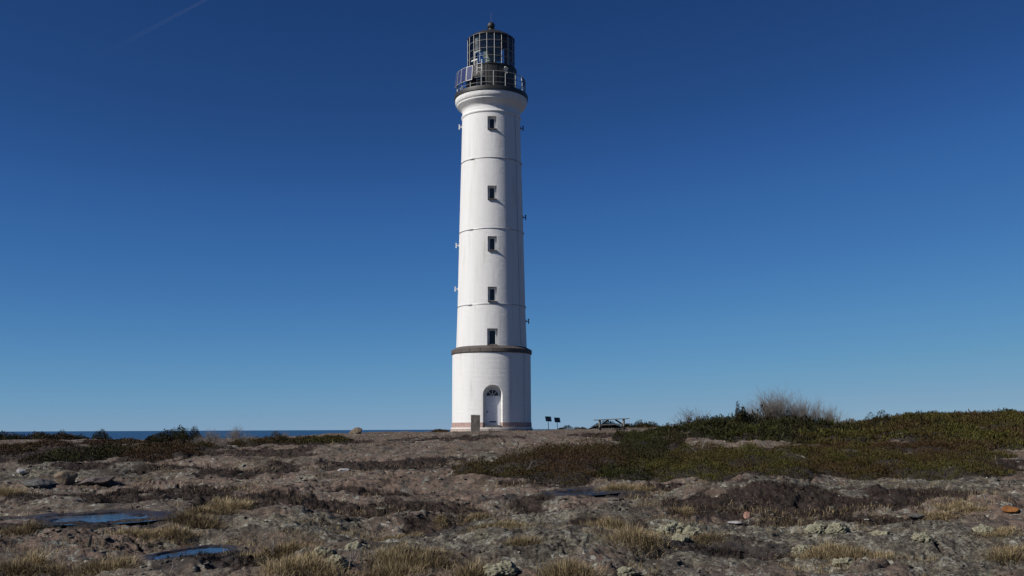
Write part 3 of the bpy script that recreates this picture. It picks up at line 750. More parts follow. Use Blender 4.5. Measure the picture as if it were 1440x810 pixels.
# dark stump by the pink rock
x, y, z = at(124, 770)
bm = bmesh.new(); tube(bm, (0, 0, -.05), (.015, .01, .08), .026, 7, .022); tube(bm, (.015, .01, .08), (.03, 0, .15), .022, 7, .013)
o = bm_obj('wooden_peg', bm, simple('dark wet wood', (.02, .018, .016), .8, 0, .3, 20), None, 40); o.location = (x, y, z); tag(o, 'short dark wooden peg sticking out of pink rock at lower left', 'peg')

# ------------------------------------------------------------------ plants
def blades(P, H, Wd, lean, az, tint, rg, curl=1.0):
    """bent tapered blades: base points P (n,3), height, width, lean (radians), lean azimuth"""
    n = len(P); ts = np.array([0, .4, .75, 1.0]); ws = np.array([.75, 1, .7, .0])
    out = []
    side_a = az + np.pi / 2 + rg.normal(0, .6, n)
    sx = np.cos(side_a); sy = np.sin(side_a)
    for t, w in zip(ts, ws):
        ang = lean * (.35 + .65 * t * curl)
        cx = P[:, 0] + H * t * np.sin(ang) * np.cos(az); cy = P[:, 1] + H * t * np.sin(ang) * np.sin(az); cz = P[:, 2] + H * t * np.cos(ang)
        if w > 0:
            out.append(np.stack([cx - sx * Wd * w / 2, cy - sy * Wd * w / 2, cz], -1)); out.append(np.stack([cx + sx * Wd * w / 2, cy + sy * Wd * w / 2, cz], -1))
        else: out.append(np.stack([cx, cy, cz], -1))
    Vv = np.stack(out, 1).reshape(-1, 3); b = np.arange(n)[:, None] * 7
    Q = np.concatenate([b + np.array([0, 1, 3, 2]), b + np.array([2, 3, 5, 4])]); T_ = b + np.array([4, 5, 6])
    return Vv, Q, T_, np.repeat(tint, 7)

M_GRASS = veg_mat('dry straw grass', [(0, (.050, .037, .022)), (.35, (.14, .105, .058)), (.65, (.28, .217, .122)), (1, (.42, .335, .20))], .7)
M_HEATH = veg_mat('brown heather', [(0, (.008, .006, .005)), (.5, (.022, .014, .010)), (.8, (.050, .032, .022)), (1, (.12, .09, .065))], .85)
M_MOSS = veg_mat('pale lichen', [(0, (.05, .046, .032)), (.5, (.17, .162, .115)), (1, (.30, .29, .215))], .95)

def tuft(u, v, wpx, h, label, tint=.55, dens=1.0, dpt=None, seed=None, group=None, spread=.75):
    x0, y0 = hit(u, v, terr); w = wpx / FPX * y0; dp = dpt or max(.18, w * .55)
    seed = int(u * 7 + v * 3); rg = np.random.default_rng(seed)
    n = int(min(11000, max(600, 12000 * w * dp * dens)) * 1.5)
    # several sub-clumps
    nc = max(3, int(w * dp * 40)); ca = rg.uniform(0, 2 * np.pi, nc); cr = np.sqrt(rg.uniform(0, 1, nc))
    cx = cr * np.cos(ca) * w / 2; cy = cr * np.sin(ca) * dp / 2; ch = rg.uniform(.55, 1.1, nc) * (1 - .35 * cr)
    ct = rg.normal(0, .13, nc)
    k = rg.integers(0, nc, n)
    sp = max(.05, min(.13, .26 * w))
    px = cx[k] + rg.normal(0, sp, n); py = cy[k] + rg.normal(0, sp, n)
    dx = px - cx[k]; dy = py - cy[k]; rr_ = np.hypot(dx, dy) / sp
    az = np.arctan2(dy, dx) + rg.normal(0, .9, n)
    lean = np.clip(.42 + spread * .50 * rr_ + rg.normal(0, .42, n), .05, 1.9)
    H = h * ch[k] * rg.uniform(.45, 1.15, n); Wd = rg.uniform(.0028, .0062, n)
    gz = terr(x0 + px, y0 + py)
    z0 = terr1(x0, y0)
    P = np.stack([px, py, gz - z0 - .01], -1)
    tn = np.clip(tint + ct[k] + rg.normal(0, .16, n), 0, 1)
    Vv, Q, T_, a = blades(P, H, Wd, lean, az, tn, rg)
    o = link('grass_tuft', np_mesh('grass_tuft', Vv, Q, T_, dict(tint=a)), M_GRASS); o.location = (x0, y0, z0)
    return tag(o, label, 'grass tuft', 'dry grass tufts on the rock')
TUFTS = [
 (8, 697, 34, .30, 'yellow grass tuft at the left edge below the grey rocks', .7),
 (12, 748, 40, .18, 'brown grass tuft cut by the left edge beside the long puddle', .4),
 (43, 746, 30, .28, 'brown rounded grass tuft at the left end of the long puddle', .45),
 (195, 751, 70, .15, 'low orange straw strip along the right end of the long puddle', .72),
 (243, 752, 34, .26, 'upright straw tuft between the long puddle and the grey rock dome', .68),
 (275, 737, 60, .28, 'olive brown grass clump left of the grey rock dome', .32),
 (318, 718, 30, .30, 'left of two yellow grass tufts above the grey rock dome', .62),
 (350, 716, 28, .32, 'brightest yellow grass tuft above the grey rock dome', .78),
 (300, 722, 46, .2, 'low brown grass patch beneath the two yellow tufts', .42),
 (40, 797, 22, .34, 'upright yellow tuft in front of pink rock at lower left', .7),
 (12, 803, 50, .22, 'wide straw grass patch at the bottom left corner', .55),
 (75, 806, 40, .16, 'low straw fringe right of the upright corner tuft', .5),
 (150, 803, 66, .20, 'pale straw patch at the bottom below the dark peg', .55),
 (392, 777, 66, .24, 'wide brown tuft with dead twigs in front of the grey rock dome', .5),
 (440, 806, 80, .26, 'golden grass tuft at the bottom edge left of centre', .62),
 (545, 812, 60, .22, 'brown shaggy grass clump cut by the bottom edge', .4),
 (563, 757, 44, .15, 'small straw cushion tuft on dark mud near the centre', .58),
 (582, 792, 92, .20, 'long mat of brown straw across the lower centre', .48),
 (620, 733, 14, .16, 'small solitary yellow tuft on grey rock near the centre', .6),
 (674, 729, 34, .24, 'upright reddish straw tuft in the dark heather band', .5),
 (700, 738, 70, .12, 'low olive grass strip beneath the dark heather band', .48),
 (735, 766, 40, .16, 'rusty brown tuft on grey rock in the lower centre', .38),
 (862, 742, 66, .22, 'broad straw tuft left of the pale lichen cushions', .52),
 (886, 757, 54, .24, 'shaggy straw tuft touching the pale lichen cushions', .56),
 (790, 812, 60, .28, 'greenish straw tuft at the bottom edge right of centre', .5),
 (660, 812, 40, .2, 'straw tuft at the bottom edge below the long brown mat', .5),
 (965, 724, 26, .2, 'small brown tuft above the pale lichen cushions', .45),
 (985, 762, 40, .16, 'low brown tuft right of the pale lichen cushions', .42),
 (1192, 780, 110, .20, 'wide pale straw strip on the lower right rock', .62),
 (1345, 714, 60, .16, 'pale straw patch on grey rock at right', .6),
 (1310, 726, 60, .12, 'low thin straw patch left of the flat grey stone', .5),
 (1418, 786, 46, .2, 'orange brown grass tuft near the right edge', .55),
 (1402, 752, 40, .13, 'small pale grass cushion below the orange lichen stone', .6),
 (880, 686, 60, .16, 'straw fringe by the small puddle under the juniper', .55),
 (855, 690, 26, .14, 'short straw tuft at the head of the small puddle', .45)]
for q in TUFTS: tuft(*q)

# scattered small grass, heather (uncountable ground cover)
def scatter(n, d0, d1, accept, rg, umin=-60, umax=1500):
    # uniform per area between distances d0 and d1 over the sector seen from the path
    d = np.sqrt(rg.uniform(d0 * d0, d1 * d1, n)); a = np.radians(rg.uniform(-31, 31, n))
    x = d * np.sin(a); y = d * np.cos(a)
    z, he, mu, gr, we = terrain_full(x, y, True)
    k = accept(x, y, he, mu, gr, we, rg.uniform(0, 1, n))
    return x[k], y[k], z[k]
rg = np.random.default_rng(5)
VV, QQ, TT, AA = [], [], [], []; off = 0
def acc(vqta):
    global off
    v, q, t, a = vqta; VV.append(v); QQ.append(q + off); TT.append(t + off); AA.append(a); off += len(v)
def flush(name, mat, smooth=False):
    global VV, QQ, TT, AA, off
    me = np_mesh(name, np.concatenate(VV), np.concatenate(QQ), np.concatenate(TT), dict(tint=np.concatenate(AA)), smooth)
    VV, QQ, TT, AA = [], [], [], []; off = 0
    return link(name, me, mat)
for (n, d0, d1, hh, ww) in ((220000, 9, 17, .085, .0055), (220000, 17, 30, .10, .009), (150000, 30, 66, .13, .018)):
    x, y, z = scatter(n, d0, d1, lambda x, y, he, mu, gr, we, r: (he > .35) & (we < .2) & (r < .15 + he), rg)
    m = len(x); az = rg.uniform(0, 2 * np.pi, m)
    cl = sst(-.2, .5, pn(x * 2.2, y * 2.2, 81)); 
    acc(blades(np.stack([x, y, z - .01], -1), hh * rg.uniform(.3, 1.1, m) * (.35 + .9 * cl), ww * rg.uniform(.6, 1.4, m), np.clip(rg.normal(.55, .35, m), 0, 1.5), az, np.clip(.45 + .3 * pn(x * .8, y * .8, 82) + rg.normal(0, .22, m), 0, 1), rg))
tag(flush('heather', M_HEATH), kind='stuff')
for (n, d0, d1, hh, ww) in ((260000, 9, 18, .09, .0038), (220000, 18, 34, .11, .007), (110000, 34, 68, .13, .016)):
    x, y, z = scatter(n, d0, d1, lambda x, y, he, mu, gr, we, r: (fbm(x * .55, y * .55, 84, 3) + .35 * pn(x * 3.1, y * 3.1, 85) > .47 - .12 * (np.hypot(x, y) > 30)) & (we < .1) & (r < .65), rg)
    m = len(x); az = rg.uniform(0, 2 * np.pi, m)
    acc(blades(np.stack([x, y, z - .01], -1), hh * rg.uniform(.3, 1.2, m), ww * rg.uniform(.6, 1.4, m), np.clip(rg.normal(.65, .45, m), 0, 1.7), az, np.clip(.42 + .2 * pn(x * .8, y * .8, 86) + rg.normal(0, .18, m), 0, 1), rg))
tag(flush('dry_grass', M_GRASS), kind='stuff')

# small clods and crumbs of rock and lichen lying all over the near rock
M_CLOD = veg_mat('rock crumbs and lichen crust', [(0, (.010, .008, .007)), (.35, (.045, .036, .030)), (.65, (.10, .092, .080)), (.88, (.18, .178, .15)), (1, (.32, .32, .28))], .95)
bm = bmesh.new(); bmesh.ops.create_icosphere(bm, subdivisions=2, radius=1.0); bv = np.array([v.co for v in bm.verts]); bf = np.array([[v.index for v in f.verts] for f in bm.faces]); bm.free()
for (n, d0, d1, sz) in ((11000, 9.5, 18, .013), (9000, 17, 34, .020)):
    x, y, z = scatter(n, d0, d1, lambda x, y, he, mu, gr, we, r: (we < .1) & (r < .08 + 1.2 * sst(-.1, .45, fbm(x * .8, y * .6, 88, 3))), rg)
    m = len(x); sc = sz * np.exp(rg.normal(0, .42, m)); a = rg.uniform(0, 2 * np.pi, m)
    B = bv[None] * (1 + .30 * rg.normal(0, 1, (m, len(bv), 1))) * (sc[:, None] * np.stack([rg.uniform(.8, 2.0, m), rg.uniform(.7, 1.3, m), rg.uniform(.35, .8, m)], -1))[:, None, :]
    bx = B[..., 0] * np.cos(a)[:, None] - B[..., 1] * np.sin(a)[:, None]; by = B[..., 0] * np.sin(a)[:, None] + B[..., 1] * np.cos(a)[:, None]
    Pv = np.stack([bx + x[:, None], by + y[:, None], B[..., 2] + z[:, None]], -1).reshape(-1, 3)
    tn = np.clip(.45 + .35 * pn(x * 1.1, y * .9, 89) + rg.normal(0, .2, m), 0, 1)
    tv = np.clip(np.repeat(tn, len(bv)) + rg.normal(0, .08, m * len(bv)), 0, 1)
    acc((Pv, np.zeros((0, 4), int), (bf[None] + (np.arange(m) * len(bv))[:, None, None]).reshape(-1, 3), tv))
tag(flush('rock_crumbs', M_CLOD, True), kind='stuff')

# lichen cushions
def cushion(u, v, w, h, seed):
    x, y = hit(u, v, terr); z = terr1(x, y)
    bm = bmesh.new(); rg_ = random.Random(seed)
    bmesh.ops.create_icosphere(bm, subdivisions=5, radius=1.0)
    C = np.array([v_.co for v_ in bm.verts])
    n1 = fbm(C[:, 0] * 1.6 + seed, C[:, 1] * 1.6 + C[:, 2] * 1.1, seed, 2); n2 = fbm(C[:, 0] * 7 + C[:, 2] * 5, C[:, 1] * 7 - C[:, 2] * 4, seed + 9, 4)
    n3_ = fbm(C[:, 0] * 19 + C[:, 2] * 13, C[:, 1] * 19 - C[:, 2] * 11, seed + 4, 2)
    C = C * (1 + .40 * n1 + .15 * n2 + .12 * n3_)[:, None]
    C[:, 2] = np.where(C[:, 2] < 0, C[:, 2] * .4, C[:, 2])
    C = C * np.array([w * .46, w * .40, h * .85])
    for v_, c in zip(bm.verts, C): v_.co = c
    T_ = np.array([[v_.index for v_ in f.verts] for f in bm.faces]); bm.free()
    me = np_mesh('lichen_cushion', C, None, T_, dict(tint=np.clip(.5 + .55 * n2 + .5 * n3_, 0, 1)), True)
    o = link('lichen_cushion', me, M_MOSS); o.location = (x, y, z - .012); o.rotation_euler = (0, 0, seed)
    return o
CUSH = [(936, 752, .30, .13, 'leftmost pale lichen cushion beside the shaggy straw tuft'), (952, 747, .34, .14, 'largest pale lichen cushion right of the shaggy straw tuft'), (975, 752, .30, .12, 'pale lichen cushion at the right end of its cluster by the low brown tuft'), (958, 760, .22, .09, 'small pale lichen cushion in front of the cluster right of the straw'),
 (1150, 747, .30, .13, 'left lichen cushion behind the wide pale straw strip'), (1178, 746, .36, .14, 'right lichen cushion behind the wide pale straw strip'), (1125, 777, .34, .10, 'pale lichen cushion at the left end of the wide straw strip'), (1190, 795, .3, .07, 'flat lichen cushion in front of the wide straw strip'),
 (455, 783, .30, .12, 'grey green lichen cushion right of the twiggy brown tuft'), (475, 795, .28, .11, 'grey green lichen cushion above the golden bottom tuft'), (500, 772, .24, .10, 'small lichen cushion between grey dome and long brown mat'), (705, 806, .34, .12, 'pale green lichen cushion at the bottom edge in the centre'),
 (1385, 747, .30, .10, 'pale lichen cushion left of the small grass cushion at right'), (1240, 752, .34, .07, 'low lichen cushion on grey rock right of centre cluster'), (1298, 758, .26, .10, 'broad flat lichen cushion on the lower right rock'), (880, 806, .3, .08, 'lichen cushion at the bottom edge right of the greenish tuft')]
for k, (u, v, w, h, lb) in enumerate(CUSH): tag(cushion(u, v, w, h, 200 + k), lb, 'lichen', 'reindeer lichen cushions')

# junipers
M_JUN = veg_mat('juniper green', [(0, (.048, .028, .013)), (.25, (.055, .039, .013)), (.5, (.049, .043, .011)), (.75, (.060, .058, .012)), (1, (.10, .088, .018))], .8)
M_JUND = veg_mat('dark juniper', [(0, (.040, .027, .012)), (.3, (.022, .021, .008)), (.7, (.030, .031, .008)), (1, (.058, .054, .012))], .7)
M_JUNB = veg_mat('brown juniper', [(0, (.050, .028, .015)), (.4, (.050, .034, .013)), (.7, (.040, .035, .010)), (1, (.060, .055, .012))], .7)
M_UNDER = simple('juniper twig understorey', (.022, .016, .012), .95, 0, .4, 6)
def juniper(name, ells, mat, label, cat, dens, size, seed, tint=.5, spiky=0.0, group=None, cell=.8):
    rg = np.random.default_rng(seed)
    E_ = [(*ud(u, d), ru / FPX * d, rd, h) for (u, d, ru, rd, h) in ells]
    def hm(x, y):
        nr_ = .30 * fbm(x * .55, y * .45, seed + 3, 3); out = np.zeros_like(x)
        for (cx, cy, rx, ry, h) in E_:
            r2 = ((x - cx) / rx) ** 2 + ((y - cy) / ry) ** 2
            out = np.maximum(out, h * np.sqrt(np.clip(1 - r2 - nr_, 0, 1)))
        cs = cell; gx0 = np.floor(x / cs).astype(np.int64); gy0 = np.floor(y / cs).astype(np.int64); dm = np.zeros_like(x)
        for ii in (-1, 0, 1):
            for jj in (-1, 0, 1):
                cx_, cy_ = gx0 + ii, gy0 + jj
                h1 = _hash(cx_, cy_, seed) / 65536.; h2 = _hash(cx_, cy_, seed + 1) / 65536.; h3 = _hash(cx_, cy_, seed + 2) / 65536.
                rr2 = ((x - (cx_ + h1) * cs) ** 2 + (y - (cy_ + h2) * cs) ** 2) / (cs * (.5 + .35 * h3)) ** 2
                dm = np.maximum(dm, (.45 + .75 * h2) * np.sqrt(np.clip(1 - rr2, 0, 1)))
        gap = sst(-.52, -.22, pn(x * .42, y * .33, seed + 21) + .35 * pn(x * 1.4, y * 1.1, seed + 22))
        lump = .12 + 1.05 * dm + .25 * pn(x * 5, y * 3.6, seed + 7) + .25 * pn(x * .8, y * .6, seed + 5)
        return out * np.clip(lump, .08, 1.6) * gap
    x0 = min(e[0] - e[2] * 1.3 for e in E_); x1 = max(e[0] + e[2] * 1.3 for e in E_); y0 = min(e[1] - e[3] * 1.3 for e in E_); y1 = max(e[1] + e[3] * 1.3 for e in E_)
    n = int((x1 - x0) * (y1 - y0) * dens * 1.9)
    x = rg.uniform(x0, x1, n); y = rg.uniform(y0, y1, n); h = hm(x, y); k = h > .03; x, y, h = x[k], y[k], h[k]; n = len(x)
    e = .06; gx = (hm(x + e, y) - h) / e; gy = (hm(x, y + e) - h) / e
    g = np.hypot(gx, gy) + 1e-6
    z = terr(x, y); f = rg.uniform(0, 1, n) ** .45
    P = np.stack([x, y, z + h * f * .95], -1)
    S = size * rg.uniform(.55, 1.2, n) * (1 + spiky * (rg.uniform(0, 1, n) > .93) * 2)
    az = np.where(rg.uniform(0, 1, n) < .45, np.arctan2(-gy, -gx) + rg.normal(0, .7, n), rg.uniform(0, 2 * np.pi, n))
    lean = np.clip(.70 + .35 * np.clip(g, 0, 1.5) + rg.normal(0, .45, n), .1, 1.8)
    tn = np.clip(tint + .50 * pn(x * .35, y * .30, seed + 11) + .34 * pn(x * 1.3, y * 1.3, seed + 12) + rg.normal(0, .08, n), 0, 1)
    ox, oy = E_[0][0], E_[0][1]; oz = terr1(ox, oy)
    P = P - np.array([ox, oy, oz])
    Vv, Q, T_, a = blades(P, S, S * rg.uniform(.22, .40, n), lean, az, tn, rg)
    root = empty(name, (ox, oy, oz)); tag(root, label, cat, group)
    link('foliage', np_mesh('foliage', Vv, Q, T_, dict(tint=a)), mat, root)
    # woody understorey
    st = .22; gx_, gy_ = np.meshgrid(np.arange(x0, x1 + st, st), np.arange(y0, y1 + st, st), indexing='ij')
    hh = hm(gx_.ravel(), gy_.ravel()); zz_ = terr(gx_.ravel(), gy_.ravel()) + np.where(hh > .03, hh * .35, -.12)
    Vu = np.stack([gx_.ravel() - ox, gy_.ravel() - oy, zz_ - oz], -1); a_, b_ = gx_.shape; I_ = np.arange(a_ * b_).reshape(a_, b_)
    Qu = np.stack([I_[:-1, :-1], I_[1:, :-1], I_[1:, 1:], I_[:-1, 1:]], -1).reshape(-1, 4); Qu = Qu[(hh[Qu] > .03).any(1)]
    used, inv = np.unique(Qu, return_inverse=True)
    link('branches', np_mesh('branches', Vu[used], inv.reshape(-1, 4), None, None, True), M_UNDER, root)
    return root
GJ = 'creeping juniper mats'
juniper('juniper', [(755, 27, 105, 3.6, .55), (690, 26, 55, 2.2, .40), (820, 31, 90, 5, .6)], M_JUNB, 'brownish green creeping juniper in front of the lighthouse above the small puddle', 'juniper', 900, .050, 301, .36, 0, GJ)
juniper('juniper', [(890, 31, 70, 4.5, .50), (915, 38, 50, 4, .75), (870, 26, 50, 2, .3)], M_JUND, 'dark juniper clump right of the brownish juniper, below the picnic table', 'juniper', 900, .052, 302, .45, .3, GJ)
juniper('juniper', [(960, 27.5, 90, 4.2, .46), (1050, 28, 100, 4.2, .50), (1130, 28.5, 80, 4, .46), (1000, 32, 60, 2.5, .35)], M_JUN, 'bright olive juniper mat edging the bare rock right of centre', 'juniper', 900, .050, 303, .40, 0, GJ)
juniper('juniper', [(1240, 27.5, 90, 2.8, .36), (1330, 26, 70, 2.2, .34), (1200, 31, 80, 3.5, .36), (1290, 32, 100, 3.5, .34)], M_JUN, 'low yellow brown juniper mat at the foot of the green hill', 'juniper', 900, .050, 304, .28, 0, GJ)
juniper('juniper', [(925, 47, 60, 5, .45), (985, 47, 70, 5, .58)], M_JUND, 'low dark juniper under the small bare tree beside the picnic table', 'juniper', 520, .075, 305, .5, .6, GJ)
juniper('juniper', [(1050, 50, 55, 4, .80), (1105, 50, 60, 4, .72), (1150, 47, 50, 4, .42), (1080, 44, 90, 5, .5)], M_JUND, 'tall dark juniper ridge below the large bare shrub', 'juniper', 560, .075, 306, .48, .8, GJ)
juniper('juniper', [(1310, 50, 80, 12, .40), (1400, 50, 110, 12, .36), (1255, 45, 45, 7, .42), (1300, 39, 130, 6, .38), (1390, 37, 80, 5, .36), (1450, 41, 60, 6, .4), (1205, 39, 60, 5, .42), (1350, 53, 80, 4, .46)], M_JUN, 'green juniper covered hill filling the right skyline', 'juniper', 420, .080, 307, .38, .5, GJ, 1.0)
juniper('juniper', [(140, 41, 50, 4, .60), (100, 39, 35, 3, .42)], M_JUND, 'dark green juniper thicket on the left heath', 'juniper', 600, .07, 308, .5, .4, GJ)
juniper('juniper', [(225, 39, 50, 3, .45), (180, 42, 40, 3, .5)], M_JUNB, 'brown heathery juniper right of the left thicket', 'juniper', 600, .065, 309, .2, .2, GJ)
juniper('juniper', [(1232, 51, 18, 2, .75), (1212, 50, 12, 2, .5)], M_JUND, 'dark juniper clump at the left shoulder of the green hill', 'juniper', 560, .075, 320, .4, .4, GJ)
juniper('juniper', [(1305, 57, 45, 2.5, .46), (1345, 58, 30, 2, .44)], M_JUND, 'dark juniper clump along the middle of the hill skyline', 'juniper', 520, .075, 321, .35, .4, GJ)
juniper('juniper', [(1412, 57, 40, 2.5, .44), (1440, 56, 25, 2.5, .42)], M_JUND, 'dark juniper clump on the hill skyline at the right edge', 'juniper', 520, .075, 322, .35, .4, GJ)
juniper('juniper', [(1302, 43, 26, 1.6, .62)], M_JUND, 'dark tussock of juniper on the slope of the green hill', 'juniper', 600, .07, 323, .3, .3, GJ)
juniper('heather_scrub', [(50, 55, 40, 3, .22), (165, 58, 40, 2.5, .18), (10, 46, 30, 2, .20)], M_JUNB, 'dark brown heather scrub behind the dark green thicket at left', 'heather', 420, .075, 318, .12, .3)
juniper('heather_scrub', [(275, 46, 40, 3, .36), (225, 49, 40, 3, .34)], M_JUNB, 'brown heather scrub around the low grey brush at left', 'heather', 420, .075, 319, .2, .3)
juniper('juniper', [(240, 60, 28, 2.5, .62), (263, 60, 16, 2.2, .88)], M_JUND, 'dark rounded juniper bush rising against the sea horizon', 'juniper', 900, .08, 310, .45, .4, GJ)
juniper('juniper', [(365, 52, 40, 3.5, .50), (445, 53, 50, 3, .36)], M_JUNB, 'low brown green juniper on the slope below the sea at left', 'juniper', 520, .075, 311, .5, .2, GJ)
juniper('juniper', [(30, 76, 70, 3, .60), (90, 78, 30, 3, .45)], M_JUND, 'distant dark juniper line on the far left skyline', 'juniper', 300, .11, 312, .3, .4, GJ)
juniper('juniper', [(868, 76, 40, 3, .60), (905, 72, 25, 3, .6)], M_JUND, 'dark juniper hedge behind the picnic table', 'juniper', 300, .11, 313, .25, .3, GJ)
juniper('heather_bush', [(800, 75, 16, 1.5, .40), (821, 76, 8, 1, .3)], M_JUNB, 'low brown heather bush on the skyline right of the info boards', 'heather', 500, .09, 314, .2, .3)
juniper('heather_bush', [(618, 71, 14, 1.5, .22)], M_JUNB, 'low brown heather mound against the left foot of the lighthouse', 'heather', 500, .08, 315, .25, .2)
juniper('juniper', [(145, 79, 9, 1.5, .8)], M_JUND, 'tiny dark round bush on the left skyline before the sea', 'juniper', 500, .1, 316, .4, .2)
juniper('juniper_sapling', [(1043, 49, 9, .4, 1.9)], M_JUND, 'upright lone juniper sapling poking above the juniper ridge', 'juniper', 4500, .085, 317, .3, .5)

# bare shrubs
M_TWIG = simple('grey bare twigs', (.19, .165, .145), .85, 0, .25, 3)
M_TWIGD = simple('brown bare twigs', (.12, .095, .08), .85, 0, .25, 3)
def shrub_mesh(name, height, spread, stems, rg, thick, levels=2, kids=4, root=.22):
    segs = []
    def grow(p, d, ln, r, lev):
        k = 4; q = p
        for i in range(k):
            d2 = d + np.array([rg.normal(0, .12), rg.normal(0, .12), .05]); d2 /= np.linalg.norm(d2)
            e = q + d2 * ln / k; r2 = r * (1 - .16 * (i + 1)); segs.append((q, e, r * (1 - .16 * i), r2))
            if lev > 0 and i >= 1:
                for _ in range(rg.integers(1, kids)):
                    s = d2 + rg.normal(0, .42, 3); s[2] = abs(s[2]) * .8 + .1; s /= np.linalg.norm(s)
                    grow(e, s, ln * rg.uniform(.35, .6), r2 * .62, lev - 1)
            q, d = e, d2
    for _ in range(stems):
        a = rg.uniform(0, 2 * np.pi); t = abs(rg.normal(0, spread)); p0 = np.array([math.cos(a), math.sin(a), 0]) * rg.uniform(0, root) * height
        d = np.array([math.cos(a) * math.sin(min(t, 1.3)), math.sin(a) * math.sin(min(t, 1.3)), math.cos(min(t, 1.3))])
        grow(p0 - np.array([0, 0, .05]), d, height * rg.uniform(.45, .8), thick * rg.uniform(.7, 1.2), levels)
    A = np.array([s[0] for s in segs]); B = np.array([s[1] for s in segs]); ra = np.array([s[2] for s in segs]); rb = np.array([s[3] for s in segs])
    D = B - A; D /= np.linalg.norm(D, axis=1)[:, None] + 1e-9
    up = np.where(np.abs(D[:, 2:3]) > .9, np.array([[1., 0, 0]]), np.array([[0, 0, 1.]]))
    U = np.cross(D, up); U /= np.linalg.norm(U, axis=1)[:, None]; Wv = np.cross(D, U)
    vs = []
    for (C, r) in ((A, ra), (B, rb)):
        for k in range(3):
            a = 2 * np.pi * k / 3; vs.append(C + (U * math.cos(a) + Wv * math.sin(a)) * r[:, None])
    Vv = np.stack(vs, 1).reshape(-1, 3); b = np.arange(len(A))[:, None] * 6
    Q = np.concatenate([b + np.array([0, 1, 4, 3]), b + np.array([1, 2, 5, 4]), b + np.array([2, 0, 3, 5])])
    return np_mesh(name, Vv, Q)
def shrub(name, u, d, height, spread, stems, seed, mat, label, thick=.014, levels=2, kids=4, group=None, dz=0):
    x, y = ud(u, d); rg = np.random.default_rng(seed)
    o = link(name, shrub_mesh(name, height, spread, stems, rg, thick, levels, kids), mat); o.location = (x, y, terr1(x, y) + dz)
    return tag(o, label, 'shrub', group)
shrub('bare_shrub', 1092, 53, 1.95, .58, 100, 401, M_TWIG, 'largest leafless grey shrub behind the juniper ridge', .025)
shrub('bare_shrub', 1056, 54, 1.5, .5, 34, 402, M_TWIG, 'thin leafless shrub to the left of the largest grey shrub', .018)
shrub('bare_shrub', 1128, 53.5, 1.58, .66, 90, 403, M_TWIG, 'wide leafless grey shrub just right of the largest one', .019)
shrub('bare_shrub', 1163, 53, 1.28, .72, 80, 408, M_TWIG, 'low leafless grey shrub at the right end of the bare thicket', .018)
shrub('bare_tree', 974, 50, 1.28, .75, 18, 404, M_TWIGD, 'small leafless crooked tree between picnic table and juniper ridge', .022, 2, 5)
for k, (u, d, h, lb) in enumerate(((300, 55, .75, 'grey leafless brush just right of the dark rounded bush'), (330, 57, .95, 'tallest grey leafless brush against the sea horizon at left'), (352, 52, .6, 'grey leafless brush in front of the tallest one'), (280, 50, .6, 'low grey leafless brush below the dark rounded bush'), (400, 58, .45, 'small grey brush above the low brown green juniper'), (312, 47, .5, 'low grey brush nearest the bare rock at left'))):
    shrub('bare_shrub', u, d, h * .95, .85, 44, 410 + k, M_TWIG, lb, .015, group='grey leafless brush on the left heath')
shrub('bare_shrub', 690, 58, .45, .9, 16, 430, M_TWIGD, 'dark brown dead brush lying on rock before the lighthouse', .014)
shrub('bare_shrub', 880, 37, .5, .8, 20, 431, M_TWIGD, 'thin brown leafless brush among the junipers below the picnic table', .009)
shrub('bare_shrub', 900, 25, .35, .9, 14, 432, M_TWIGD, 'straggly brown twigs at the front edge of the junipers', .007)
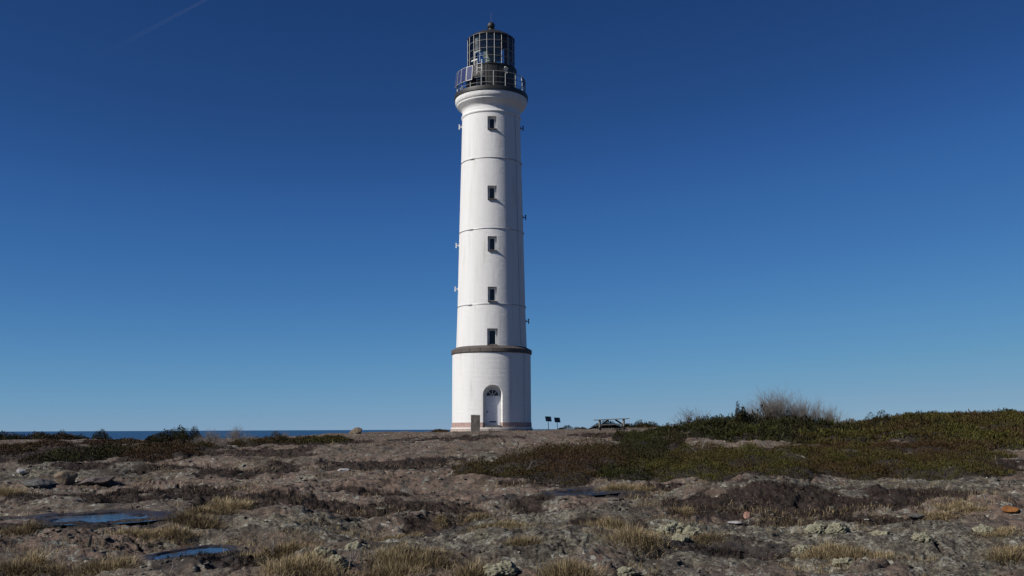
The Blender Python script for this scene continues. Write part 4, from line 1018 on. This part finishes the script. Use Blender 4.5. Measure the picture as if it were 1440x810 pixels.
# dead branches
def dead_branch(u, v, ln, seed, label, d=None, dz=.02):
    x, y = (ud(u, d) if d else hit(u, v, terr)); rg = np.random.default_rng(seed)
    o = link('dead_branch', shrub_mesh('dead_branch', ln, 1.35, 5, rg, .008 * ln / .35, 1, 3, .01), M_TWIG); o.location = (x, y, terr1(x, y) + dz)
    tag(o, label, 'branch', 'dead branches on the ground')
dead_branch(238, 806, .26, 501, 'pale dead twig lying on dark mud at the bottom left')
dead_branch(385, 786, .40, 502, 'tangle of pale dead twigs under the wide brown tuft')
dead_branch(265, 757, .36, 503, 'pale dead twigs at the foot of the olive brown clump')
dead_branch(742, 676, .28, 504, 'bleached dead branch sticking out of the brownish juniper', None, .3)
dead_branch(985, 641, .7, 505, 'bleached dead branch lying in bare strip above the olive juniper mat', None, .1)
dead_branch(490, 796, .35, 506, 'forked pale twig standing among lichen at the bottom')

# ------------------------------------------------------------------ contrail, high up
def contrail():
    def pt(u, v, alt): 
        r = ray(u, v); return Vector((0, 0, EYE)) + r * (alt / r.z)
    a = pt(300, -6, 9000); b = pt(130, 84, 9000); bm = bmesh.new()
    d = (b - a); t = d.normalized(); s = t.cross(Vector((0, 0, 1))).normalized(); n = 60
    prev = None
    for i in range(n + 1):
        f = i / n; c = a + d * f; w = 22 + 45 * f + 5 * math.sin(i * 1.7); h = w
        cur = [bm.verts.new(c + s * (w * math.cos(q)) + Vector((0, 0, h * math.sin(q)))) for q in [2 * math.pi * k / 10 for k in range(10)]]
        if prev:
            for k in range(10): bm.faces.new((prev[k], prev[(k + 1) % 10], cur[(k + 1) % 10], cur[k]))
        else: bm.faces.new(cur[::-1])
        prev = cur
    bm.faces.new(prev)
    m = bpy.data.materials.new('contrail vapour'); m.use_nodes = True; n_ = m.node_tree.nodes; l = m.node_tree.links; n_.clear()
    o = N(n_, 'ShaderNodeOutputMaterial'); mx = N(n_, 'ShaderNodeMixShader'); tr = N(n_, 'ShaderNodeBsdfTransparent'); df = N(n_, 'ShaderNodeBsdfDiffuse'); df.inputs[0].default_value = (.9, .9, .9, 1)
    at_ = N(n_, 'ShaderNodeAttribute', attribute_name='tint')
    l.new(at_.outputs['Fac'], mx.inputs[0]); l.new(tr.outputs[0], mx.inputs[1]); l.new(df.outputs[0], mx.inputs[2]); l.new(mx.outputs[0], o.inputs[0])
    ob = bm_obj('contrail', bm, m, None, 90)
    fs = np.array([((v.co - a).dot(t)) / d.length for v in ob.data.vertices])
    at2 = ob.data.attributes.new('tint', 'FLOAT', 'POINT'); at2.data.foreach_set('value', (.014 * (1 - fs) ** 1.2).astype(np.float32))
    tag(ob, 'thin faint white contrail in the upper left sky', 'contrail')
contrail()
